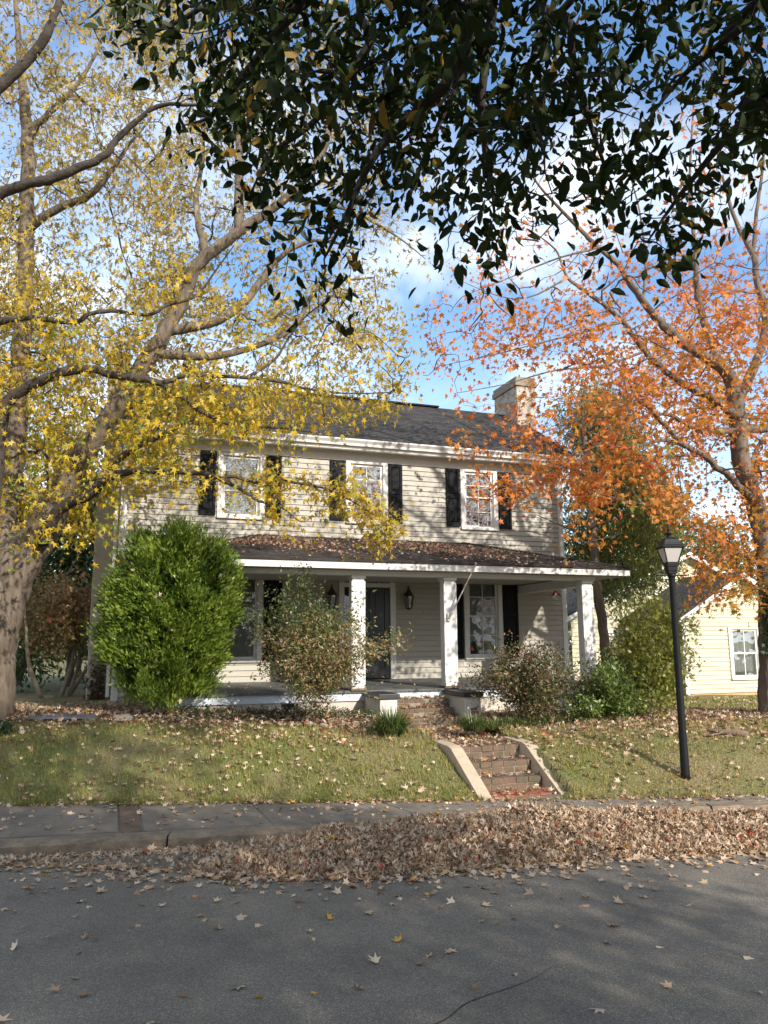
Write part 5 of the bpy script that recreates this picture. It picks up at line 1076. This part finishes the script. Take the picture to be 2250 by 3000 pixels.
for i in range(46):
    px = rng.uniform(1050, 1240); y = 13.75 + (px - 1050) / 190 * 1.0 + rng.normal() * .12; ch.append(clump('', '', ground_at(px, y), 40, .24, .3, None))
tag(leafmesh('border_grass', ch, LM['lirio']), 'low strappy green ground cover edging the bed below the dusky shrub', 'ground cover', kind='stuff')
# ivy on the maple trunk and at the chimney foot
ch = []; n = 700
tt = rng.random(n); py_ = 1265 + 150 * tt; c = np.array([at(1659 + rng.normal() * 10, y, 15.7) for y in py_]); c[:, 1] -= np.abs(rng.normal(size=n)) * .08
tag(leafmesh('ivy', [leaves(c, unit(n) * .6 + [0, -.3, -.5], rng.uniform(.06, .11, n), SILVER, rng.uniform(.1, .75, n))], LM['ivy']), 'ivy climbing the trunk of the orange maple', 'ivy', kind='stuff')
n = 1300; X_ = -.32 + rng.normal(size=n) * .13; t = rng.random(n) ** 1.6; Z_ = .95 + 2.3 * t; X_ = X_ + .28 * np.sin(t * 2.6) * t
c = np.array([hw(x_, 1.68 - abs(rng.normal()) * .05, z_) for x_, z_ in zip(X_, Z_)])
tag(leafmesh('ivy', [leaves(c, unit(n) * .5 + [0, -.3, -.5], rng.uniform(.06, .1, n), SILVER, rng.uniform(.45, 1, n))], LM['ivy']), 'reddening ivy creeping up the foot of the grey end chimney', 'ivy', kind='stuff')
n = 420; c = np.array([ground_at(rng.uniform(-25, 30), 12.75 + rng.normal() * .12) for _ in range(n)]); c[:, 2] += rng.random(n) * .14
tag(leafmesh('ivy', [leaves(c, unit(n) * .6 + [0, -.3, .1], rng.uniform(.05, .09, n), SILVER, rng.uniform(.1, .6, n))], LM['ivy']), 'low ivy round the foot of the grey leaning maple', 'ivy', kind='stuff')
# ================================================================== BACKGROUND TREES
def bgtree(name, lab, foot, h, crowns, lm, n, size, tmpl, bark, tr=.15, tone=.5, trunks=1):
    e = empty(name, foot, 0, lab, 'tree'); F_ = np.array(foot); b = MB(); cs = []
    for k in range(trunks):
        off = rng.normal(size=3) * .25 * (trunks > 1); off[2] = 0; top = np.array([rng.normal() * .3, rng.normal() * .3, h * .85]) + off * 4
        pp, r = smooth([off, off * 1.5 + (top - off) * .35, off + (top - off) * .7, top], [tr, tr * .8, tr * .5, tr * .15], 5); b.tube(pp, list(r), 7)
    for (cx_, cy_, cz_, rx_, ry_, rz_, nn) in crowns:
        u_ = unit(nn) * (rng.random((nn, 1)) ** .45); p = u_ * [rx_, ry_, rz_] + [cx_, cy_, cz_]; p = p[rng.random(len(p)) < np.clip(.75 + .9 * clumpy(p, 2.2, h), .1, 1)]; cs.append(p)
    C = np.concatenate(cs); trunkpts = np.array([[0, 0, h * t] for t in np.linspace(.15, .85, 12)])
    for p in C[rng.random(len(C)) < .12]:
        a = trunkpts[np.argmin(np.sum((trunkpts - p) ** 2, 1) + (trunkpts[:, 2] > p[2]) * 9)]; b.tube([a, (a + p) / 2 + rng.normal(size=3) * .1, p], [.03, .018, .006], 4, cap=False)
    b.build('trunk', bark, e, smooth=True); D = C - [0, 0, h * .5]; D /= np.linalg.norm(D, axis=1, keepdims=True) + 1e-6
    leafmesh('crown', [foliage(C, D, n, .3, size, tmpl, np.clip(tone + .2 * clumpy(C, 1.2, 2) + rng.normal(size=len(C)) * .12, 0, 1), droop=.3, nvar=.2)], lm, e); return e
def gnd(px, y): x_ = at(px, 1450, y)[0]; return (x_, y, float(gz(x_, y)) - .1)
bgtree('broadleaf_evergreen', 'tall dark evergreen behind the grey end chimney', gnd(150, 24), 8, [(0, 0, 3.4, 2.3, 1.6, 3.3, 330), (.4, .3, 6, 1.6, 1.4, 2.2, 150)], LM['evergreen'], 22, .2, OVAL, M['bark_r'], .14)
bgtree('broadleaf_evergreen', 'dark bushy evergreen half hidden by the leaning maple trunk', gnd(40, 26), 7, [(0, 0, 3, 2.4, 1.8, 3.0, 330), (-.5, 0, 5.6, 1.8, 1.4, 2, 140)], LM['evergreen'], 20, .2, OVAL, M['bark_r'], .14)
bgtree('japanese_maple', 'small rust and green spreading maple behind the leaning trunk', gnd(118, 19), 3.1, [(0, 0, 2.4, 1.15, 1.0, .75, 210), (-.5, .2, 1.8, .8, .7, .35, 80), (.55, 0, 1.9, .7, .7, .4, 80)], LM['jmaple'], 22, .085, MAPLE, M['bark_p'], .06, .45, trunks=4)
bgtree('yellow_tree', 'thin yellow-leaved tree far behind the left yard', gnd(-60, 32), 13, [(0, 0, 7.5, 4, 3, 5, 420)], LM['yellow'], 16, .2, SILVER, M['bark_r'], .22, .5)
bgtree('yellow_tree', 'pale yellow-green undergrowth tree seen low between the trunk and chimney', gnd(175, 30), 4, [(0, 0, 1.8, 2.4, 1.5, 1.8, 260)], LM['oak'], 18, .15, SMALL, M['bark_r'], .08, .8, trunks=3)
bgtree('hedge_tree', 'dark wooded growth left of the rust coloured maple', gnd(-40, 21), 5, [(0, 0, 2, 2.4, 1.2, 2.2, 300)], LM['evergreen'], 20, .15, OVAL, M['bark_s'], .08, .3, trunks=4)
bgtree('far_tree', 'grey-green tree rising above the cottage roof behind the lamp', gnd(1480, 46), 9, [(0, 0, 6.2, 4.2, 3, 3.4, 420)], LM['far'], 15, .24, SMALL, M['bark_r'], .2, .5)
bgtree('far_tree', 'dark green tree above the cottage between the lamp and the maple trunk', gnd(1575, 44), 9, [(0, 0, 6.0, 2.0, 2, 2.6, 260)], LM['evergreen'], 15, .26, OVAL, M['bark_r'], .2, .9)
bgtree('far_tree', 'mid-green tree filling the gap between the house and the cottage', gnd(1262, 40), 11, [(0, 0, 4.6, 3.2, 3, 4.6, 480)], LM['far'], 18, .24, SMALL, M['bark_r'], .2, .35)
bgtree('far_tree', 'dusky tree behind the slender willow oak', gnd(1345, 36), 9, [(0, 0, 4.0, 2.6, 2, 4.2, 360)], LM['oak'], 18, .2, SMALL, M['bark_r'], .2, .2)
for tx, ty, th, lb in ((-16, -17, 9, 'tall dark'), (-7, -19, 8, 'broad dark'), (3, -22, 9, 'middle dark'), (-26, -15, 10, 'outermost dark')):
    bgtree('far_tree', lb + ' tree across the street behind the viewer', (tx, ty, 0), th, [(0, 0, th * .55, 5, 4, th * .5, 420)], LM['far'], 14, .4, SMALL, M['bark_r'], .3, .2)
# distant woods along the horizon
ch = []
for i in range(90):
    x_ = -150 + i * 3.5; y_ = 85 + rng.normal() * 8; n = 260; hh = rng.uniform(7, 12); p = unit(n) * rng.random((n, 1)) ** .4 * [4.5, 3, hh / 2] + [x_, y_, hh / 2]
    ch.append(leaves(p, unit(n), rng.uniform(.7, 1.3, n), OVAL, np.clip(rng.random() * .6 + rng.normal(size=n) * .15, 0, 1)))
tag(leafmesh('distant_woods', ch, LM['far']), 'line of distant woods closing the horizon', 'woods', kind='stuff')
# ================================================================== SMALL THINGS ON THE GROUND
def rock(p, s, lab, group=None):
    v = []; f = []; n = 9; m_ = 6; sd = rng.random(3) * 6
    b = MB(); prof = []
    for i in range(m_ + 1):
        th = pi * i / m_
        for k in range(n):
            ph = 2 * pi * k / n; d = np.array([sin(th) * cos(ph), sin(th) * sin(ph), cos(th)]); r = 1 + .13 * sin(3 * d[0] + sd[0]) + .1 * sin(4 * d[1] + sd[1]); v.append(tuple(d * r * s * [1.25, .95, .62]))
    for i in range(m_):
        for k in range(n): f.append((i * n + k, (i + 1) * n + k, (i + 1) * n + (k + 1) % n, i * n + (k + 1) % n))
    b.add(v, f); o = b.build('stone', M['rock'], None, smooth=True); o.location = (p[0], p[1], gz(p[0], p[1]) + s * .18); o.rotation_euler = (0, 0, rng.random() * 6); return tag(o, lab, 'stone', group)
rock(hit(268, 1557), .13, 'pale rounded stone lying in the bed below the big arborvitae')
for px, py in ((575, 1566), (612, 1566), (640, 1568), (668, 1566), (700, 1569), (735, 1567), (768, 1566), (800, 1568)): rock(hit(px, py), rng.uniform(.06, .085), 'rounded stone edging the bed below the bronze shrub', 'stones edging the bed left of the steps')
for px, py in ((1235, 1548), (1262, 1550), (1300, 1551), (1330, 1549), (1412, 1551), (1432, 1552), (1452, 1551), (1470, 1553)): rock(hit(px, py), rng.uniform(.065, .09), 'rounded stone edging the bed below the azalea', 'stones edging the bed right of the steps')
p = hit(1580, 1590); b = MB(); b.tube([(-.38, .04, .09), (-.12, .02, .06), (.12, 0, .05), (.26, -.05, .02)], [.02, .045, .065, .055], 8); b.tube([(-.1, .02, .07), (-.3, -.05, .03), (-.5, -.06, .0)], [.03, .02, .008], 6)
o = b.build('fallen_branch', M['wood'], None, smooth=True); o.location = (p[0], p[1], gz(p[0], p[1])); tag(o, 'short broken brown branch lying on the right-hand bank', 'branch')
p = hit(150, 1553); b = MB(); b.box(-.55, .55, -.3, .3, .0, .035); b.box(-.5, .5, -.25, .25, .036, .045); o = b.build('metal_plate', M['grate'], None, bevel=.006); o.location = (p[0], p[1], gz(p[0], p[1]) + .02); tag(o, 'flat grey metal plate lying on the ground by the leaning maple', 'metal plate')
# ================================================================== FALLEN LEAVES AND GRASS
def norm_up(n): u = np.tile([0, 0, 1.], (n, 1)) + rng.normal(size=(n, 3)) * .45; return u
def flatdir(n, tilt=.35): a = rng.uniform(0, 2 * pi, n); return np.stack([np.cos(a), np.sin(a), rng.normal(size=n) * tilt], 1)
def litter(P, size, tone, tmpl=DRY, tilt=.35, curl=(.3, 2.2)):
    n = len(P); return leaves(P, flatdir(n, tilt), size, tmpl, tone, up=np.tile([0, 0, 1.], (n, 1)), wid=rng.uniform(.5, 1.05, n), curl=rng.uniform(*curl, n) * rng.choice([1, 1, -1], n))
# pile of raked leaves along the kerb
fx = [-6, -4.1, -2.75, -1.84, -.45, .95, 2.47, 4.2, 6.0, 9]; fy = [8.40, 8.62, 8.52, 8.26, 8.14, 8.4, 8.76, 8.95, 9.15, 9.4]
ph = lambda x: np.interp(x, [-6, -4, -2.2, -1.4, -.6, .4, 1.6, 2.4, 3.2, 4.2, 5.5, 8], [.0, .0, .0, .06, .17, .24, .27, .27, .22, .20, .16, .12])
pb = lambda x: np.interp(x, [-6, -4, -2.2, -1.4, -.8, 0, 2, 4, 6, 9], [8.5, 8.8, 9.15, 9.38, 9.65, 9.85, 10.25, 10.3, 10.3, 10.3])
def pileh(x, y):
    f = np.interp(x, fx, fy); t = np.clip((y - f) / (pb(x) - f), 0, 1); prof = np.interp(t, [0, .12, .35, .62, .8, 1], [0, .28, .78, 1, .82, 0])
    return ph(x) * prof * (1 + .16 * np.sin(x * 4.1 + 1) * np.sin(y * 5.3) + .10 * np.sin(x * 9 + y * 7)) * (prof > 0)
def streetz(x, y):
    k = kerbline(x); b_ = backedge(x); return np.where(y < k, 0.0, np.where(y < b_, .134, gz(x, y)))
px_ = np.arange(-5.2, 8.2, .07); vs = []; fs = []; K = 22
for xx in px_:
    f0, b0_ = np.interp(xx, fx, fy), pb(xx)
    for j in range(K):
        yy = f0 + (b0_ - f0) * j / (K - 1); h_ = float(pileh(xx, yy)); vs.append((xx, yy, max(h_ - .035, -.02) if yy < kerbline(xx) else max(h_ - .035, .10)))
for i in range(len(px_) - 1):
    for j in range(K - 1): fs.append((i * K + j, (i + 1) * K + j, (i + 1) * K + j + 1, i * K + j + 1))
vs = np.array(vs); mound = (np.concatenate([vs[list(f)] for f in fs]), np.full(len(fs), 4), rng.uniform(0, .3, len(fs)))
n = 34000; X = rng.uniform(-5.2, 8, n); f0 = np.interp(X, fx, fy); t = rng.random(n); Y = f0 + (pb(X) - f0) * (t - .02) ; Z = np.maximum(pileh(X, Y), streetz(X, Y)) + .01
kp = rng.random(n) < np.clip(ph(X) / .10, .0, 1) + np.where(X < -1.6, .07 * (rng.random(n) < .6), 0); X, Y, Z = X[kp], Y[kp], Z[kp]; n = len(X)
D_ = flatdir(n, 1.1); ton = np.clip(rng.beta(2.6, 1.5, n) * .92 + (rng.random(n) < .05) * .4, 0, 1)
lv = leaves(np.stack([X, Y, Z + rng.random(n) * .04], 1), D_, rng.uniform(.042, .088, n), DRY, ton, up=np.tile([0, -.35, .6], (n, 1)), wid=rng.uniform(.3, .8, n), curl=rng.uniform(.4, 2.4, n) * rng.choice([1, -1], n))
tag(leafmesh('leaf_pile', [mound, lv], LM['dry']), 'long heap of raked dry leaves lying over the kerb', 'leaf pile', kind='stuff')
# scattered along gutter and road
n = 2300; X = rng.uniform(-6.5, 8, n); f0 = np.interp(X, fx, fy); Y = f0 - np.abs(rng.exponential(.16, n)) + .05; ok = rng.random(n) < np.interp(X, [-6.5, -5, -3, -1.5, 8], [.25, .4, .6, 1, .8]); X, Y = X[ok], Y[ok]
n2 = 260; X2 = rng.uniform(-5, 5.5, n2); Y2 = np.interp(X2, fx, fy) - rng.exponential(.9, n2); n3 = 30; X3 = rng.uniform(-4, 4.5, n3); Y3 = rng.uniform(5, 8, n3)
n4 = 420; X4 = rng.uniform(-6.5, -2, n4); Y4 = kerbline(X4) - np.abs(rng.normal(size=n4)) * .13
X = np.concatenate([X, X2, X3, X4]); Y = np.concatenate([Y, Y2, Y3, Y4]); ok = Y > 4.8; X, Y = X[ok], Y[ok]; n = len(X)
tag(leafmesh('road_leaves', [litter(np.stack([X, Y, np.full(n, .012)], 1), rng.uniform(.055, .12, n), np.clip(rng.beta(2.4, 1.8, n) + (rng.random(n) < .10) * .2, 0, .985), tilt=.12, curl=(.2, 1.1))], LM['dry']), 'dead leaves scattered over the asphalt and gutter', 'fallen leaves', kind='stuff')
# pavement
n = 520; X = rng.uniform(-7, 8, n); u = rng.beta(1.2, .9, n); Y = kerbline(X) + .25 + (backedge(X) - kerbline(X) - .25) * u
Xb = rng.uniform(-7, 8, 900); Yb = backedge(Xb) + rng.normal(size=900) * .05; X = np.concatenate([X, Xb]); Y = np.concatenate([Y, Yb]); n = len(X)
tag(leafmesh('pavement_leaves', [litter(np.stack([X, Y, np.maximum(.143, gzc(X, Y) + .012)], 1), rng.uniform(.05, .105, n), np.clip(rng.beta(2.6, 1.5, n), 0, 1), tilt=.15, curl=(.2, 1.4))], LM['dry']), 'dead leaves scattered on the pavement', 'fallen leaves', kind='stuff')
# lawn leaves
n = 11000; X = rng.uniform(-8.6, 9.5, n); Y = backedge(X) + rng.random(n) ** .9 * 5.2; 
ok = ~corridor(X, Y) & (rng.random(n) < np.clip(.75 + .8 * np.sin(X * 1.3 + 1) * np.sin(Y * 1.9) + .4 * (Y - backedge(X) - 1.2), .25, 1)); hx, hy = to_house(X, Y); ok &= ~((hx > .9) & (hx < 10.2) & (hy > -2.95)); X, Y = X[ok], Y[ok]; n = len(X)
ton = np.clip(rng.beta(3, 1.3, n) * .93 + (rng.random(n) < .05) * .3 - (X > 2.0) * .16, 0, 1)
tag(leafmesh('lawn_leaves', [litter(np.stack([X, Y, gz(X, Y) + .045 + rng.random(n) * .02], 1), rng.uniform(.055, .11, n), ton, tilt=.35)], LM['dry']), 'dry curled leaves strewn over the grass bank', 'fallen leaves', kind='stuff')
n = 2600; X = rng.uniform(5.5, 17, n); Y = rng.uniform(15.6, 24, n); hx, hy = to_house(X, Y); ok = ~((hx > -1) & (hx < 11.3) & (hy > -3.2)) & ~((hx > 14.3) & (hy > -.6)); X, Y = X[ok], Y[ok]; n = len(X)
tag(leafmesh('yard_leaves', [litter(np.stack([X, Y, gz(X, Y) + .03], 1), rng.uniform(.055, .11, n), np.clip(rng.beta(2.2, 1.6, n), 0, 1))], LM['dry']), 'brown leaves lying over the yard round the orange maple', 'fallen leaves', kind='stuff')
# leaves on the steps and brick path
pts = []
for k, (yb, yf, z) in enumerate(edges):
    for _ in range(75): pts.append(hw(rng.uniform(5.05, 6.25), yf + rng.random() * .28, z + .015))
for yf, z in ((-6.86, .315), (-6.53, .5), (-6.18, .685)):
    for _ in range(34): pts.append(hw(rng.uniform(5.13, 6.18), yf + .05 + abs(rng.normal()) * .2, z + .015))
for _ in range(520): y = rng.uniform(-6.1, -4.05); pts.append(hw(rng.uniform(4.9, 6.35), y, .685 + (y + 5.86) * .03 + .02))
for _ in range(90): pts.append(hw(rng.uniform(5.1, 6.2), rng.uniform(-7.3, -6.88), .16))
pts = np.array(pts); n = len(pts); tag(leafmesh('step_leaves', [litter(pts, rng.uniform(.05, .10, n), np.clip(rng.beta(2.2, 1.6, n) + (rng.random(n) < .1) * .3, 0, 1))], LM['dry']), 'fallen leaves gathered on the brick steps and path', 'fallen leaves', kind='stuff')
# porch roof litter and porch floor leaves
n = 3600; u = rng.random(n); X = 1.4 + 8.6 * rng.random(n); t = np.clip(.62 + rng.normal(size=n) * .22 - .04 * (X - 5), .03, .99); a0 = EX0 + (RX0 - EX0) * t; a1 = EX1 - (EX1 - RX1) * t
ok = (X > a0 + .1) & (X < a1 - .05) & (rng.random(n) < np.clip(.5 + .6 * np.sin(X * 1.7 + t * 4) + .5 * (t > .5), .15, 1)); X, t = X[ok], t[ok]; n = len(X)
pts = np.array([hw(x_, EY * (1 - q_) - .03, ZR + (RT - ZR) * q_ + .03) for x_, q_ in zip(X, t)])
tag(leafmesh('roof_leaves', [litter(pts, rng.uniform(.05, .095, n), np.clip(rng.beta(2.4, 2, n), 0, 1), tilt=.3)], LM['rust']), 'rusty dead leaves lying on the porch roof', 'fallen leaves', kind='stuff')
pts = np.array([hw(rng.uniform(1.2, 9.9), rng.uniform(-2.9, -.2), 1.43) for _ in range(60)]); n = 60
tag(leafmesh('porch_leaves', [litter(pts, rng.uniform(.04, .08, n), rng.beta(3, 1.5, n))], LM['dry']), 'a few dead leaves on the grey porch floor', 'fallen leaves', kind='stuff')
# bed litter
n = 1700; X = rng.uniform(-7.4, 7.6, n); Y = bedfront(X) + rng.normal(size=n) * .1 + rng.random(n) * 1.3; hx, hy = to_house(X, Y); ok = ~corridor(X, Y) & ~((hx > .9) & (hx < 10.2) & (hy > -2.95)) & (rng.random(n) < np.where(X > 1, .7, 1)); X, Y = X[ok], Y[ok]; n = len(X)
tag(leafmesh('bed_leaves', [litter(np.stack([X, Y, gz(X, Y) + .055], 1), rng.uniform(.05, .1, n), np.clip(rng.beta(1.8, 2, n), 0, 1), tilt=.4)], LM['dry']), 'brown leaf litter in the planting bed along the porch', 'fallen leaves', kind='stuff')
n = 1500; X = rng.uniform(-3.6, -.2, n); Y = bedfront(X) + .3 + rng.random(n) * 1.0; hx, hy = to_house(X, Y); ok = (hy < -2.95) | (hx < .9); X, Y = X[ok], Y[ok]; n = len(X)
tag(leafmesh('ground_ivy', [leaves(np.stack([X, Y, gz(X, Y) + .04 + rng.random(n) * .12], 1), flatdir(n, .4), rng.uniform(.04, .08, n), SMALL, rng.uniform(0, .65, n), up=np.tile([0, 0, 1.], (n, 1)))], LM['ivy']), 'dark ground ivy in the bed under the bronze shrub', 'ground cover', kind='stuff')
# grass blades
n = 150000; X = rng.uniform(-8.8, 9.8, n); Y = backedge(X) - .02 + rng.random(n) ** 1.1 * 5.0
bf = bedfront(X); inbed = (Y > bf) & (X < 7.9) & (X > -7.4); hx, hy = to_house(X, Y); patch = np.sin(X * .9 + 2) * np.sin(Y * 1.3 + X * .4)
ok = ~corridor(X, Y) & ~inbed & ~((hx > 4.9) & (hx < 6.42) & (hy > -7.4) & (hy < -5.7)) & (rng.random(n) < np.clip(.8 + .5 * patch - .25 * (X > 3), .25, 1)); X, Y, patch = X[ok], Y[ok], patch[ok]; n = len(X)
Z = gz(X, Y); h = rng.uniform(.035, .10, n) * np.where(X > 2.2, .7, 1) * (1 + .5 * np.sin(X * 7 + 1) * np.sin(Y * 9)); a = rng.uniform(0, 2 * pi, n); w = rng.uniform(.004, .008, n); ln = rng.normal(size=(n, 2)) * .03
A = np.stack([X - np.cos(a) * w, Y - np.sin(a) * w, Z - .01], 1); B = np.stack([X + np.cos(a) * w, Y + np.sin(a) * w, Z - .01], 1); Cc = np.stack([X + ln[:, 0], Y + ln[:, 1], Z + h], 1)
ton = np.clip(.54 - .18 * patch + .26 * np.clip((X - 1.2) / 1.5, 0, 1) + .18 * np.clip((Y - backedge(X) - 1.8), 0, 1) + rng.normal(size=n) * .2, 0, 1)
def blades(n, X, Y, h, w, ton):
    Z = gz(X, Y); a = rng.uniform(0, 2 * pi, n); ln = rng.normal(size=(n, 2)) * .04
    return (np.stack([np.stack([X - np.cos(a) * w, Y - np.sin(a) * w, Z - .01], 1), np.stack([X + np.cos(a) * w, Y + np.sin(a) * w, Z - .01], 1), np.stack([X + ln[:, 0], Y + ln[:, 1], Z + h], 1)], 1).reshape(-1, 3), np.full(n, 3), ton)
Xr = rng.uniform(5.5, 17, 26000); Yr = rng.uniform(15.6, 26, 26000); hx, hy = to_house(Xr, Yr); ok = ~((hx > -1) & (hx < 11.3) & (hy > -3.2)) & ~((hx > 14.3) & (hy > -.3)); Xr, Yr = Xr[ok], Yr[ok]; n = len(Xr)
g2 = blades(n, Xr, Yr, rng.uniform(.04, .09, n), np.full(n, .012), np.clip(.62 + .2 * np.sin(Xr * 1.3) * np.sin(Yr * 1.7) + rng.normal(size=n) * .2, 0, 1))
# tufts along the pavement edge and thin weeds in the kerb strip
n = 5000; Xe = rng.uniform(-8.8, 9, n); Ye = backedge(Xe) - .03 + np.abs(rng.normal(size=n)) * .05; ok = ~corridor(Xe, Ye); Xe, Ye = Xe[ok], Ye[ok]; n = len(Xe)
g3 = blades(n, Xe, Ye, rng.uniform(.06, .15, n) * (.5 + .5 * (np.sin(Xe * 5) > -.2)), np.full(n, .006), np.clip(.35 + rng.normal(size=n) * .2, 0, 1))
tag(leafmesh('grass', [g2, g3, (np.stack([A, B, Cc], 1).reshape(-1, 3), np.full(len(A), 3), ton)], LM['grass']), 'short patchy autumn grass on the front bank', 'grass', kind='stuff')
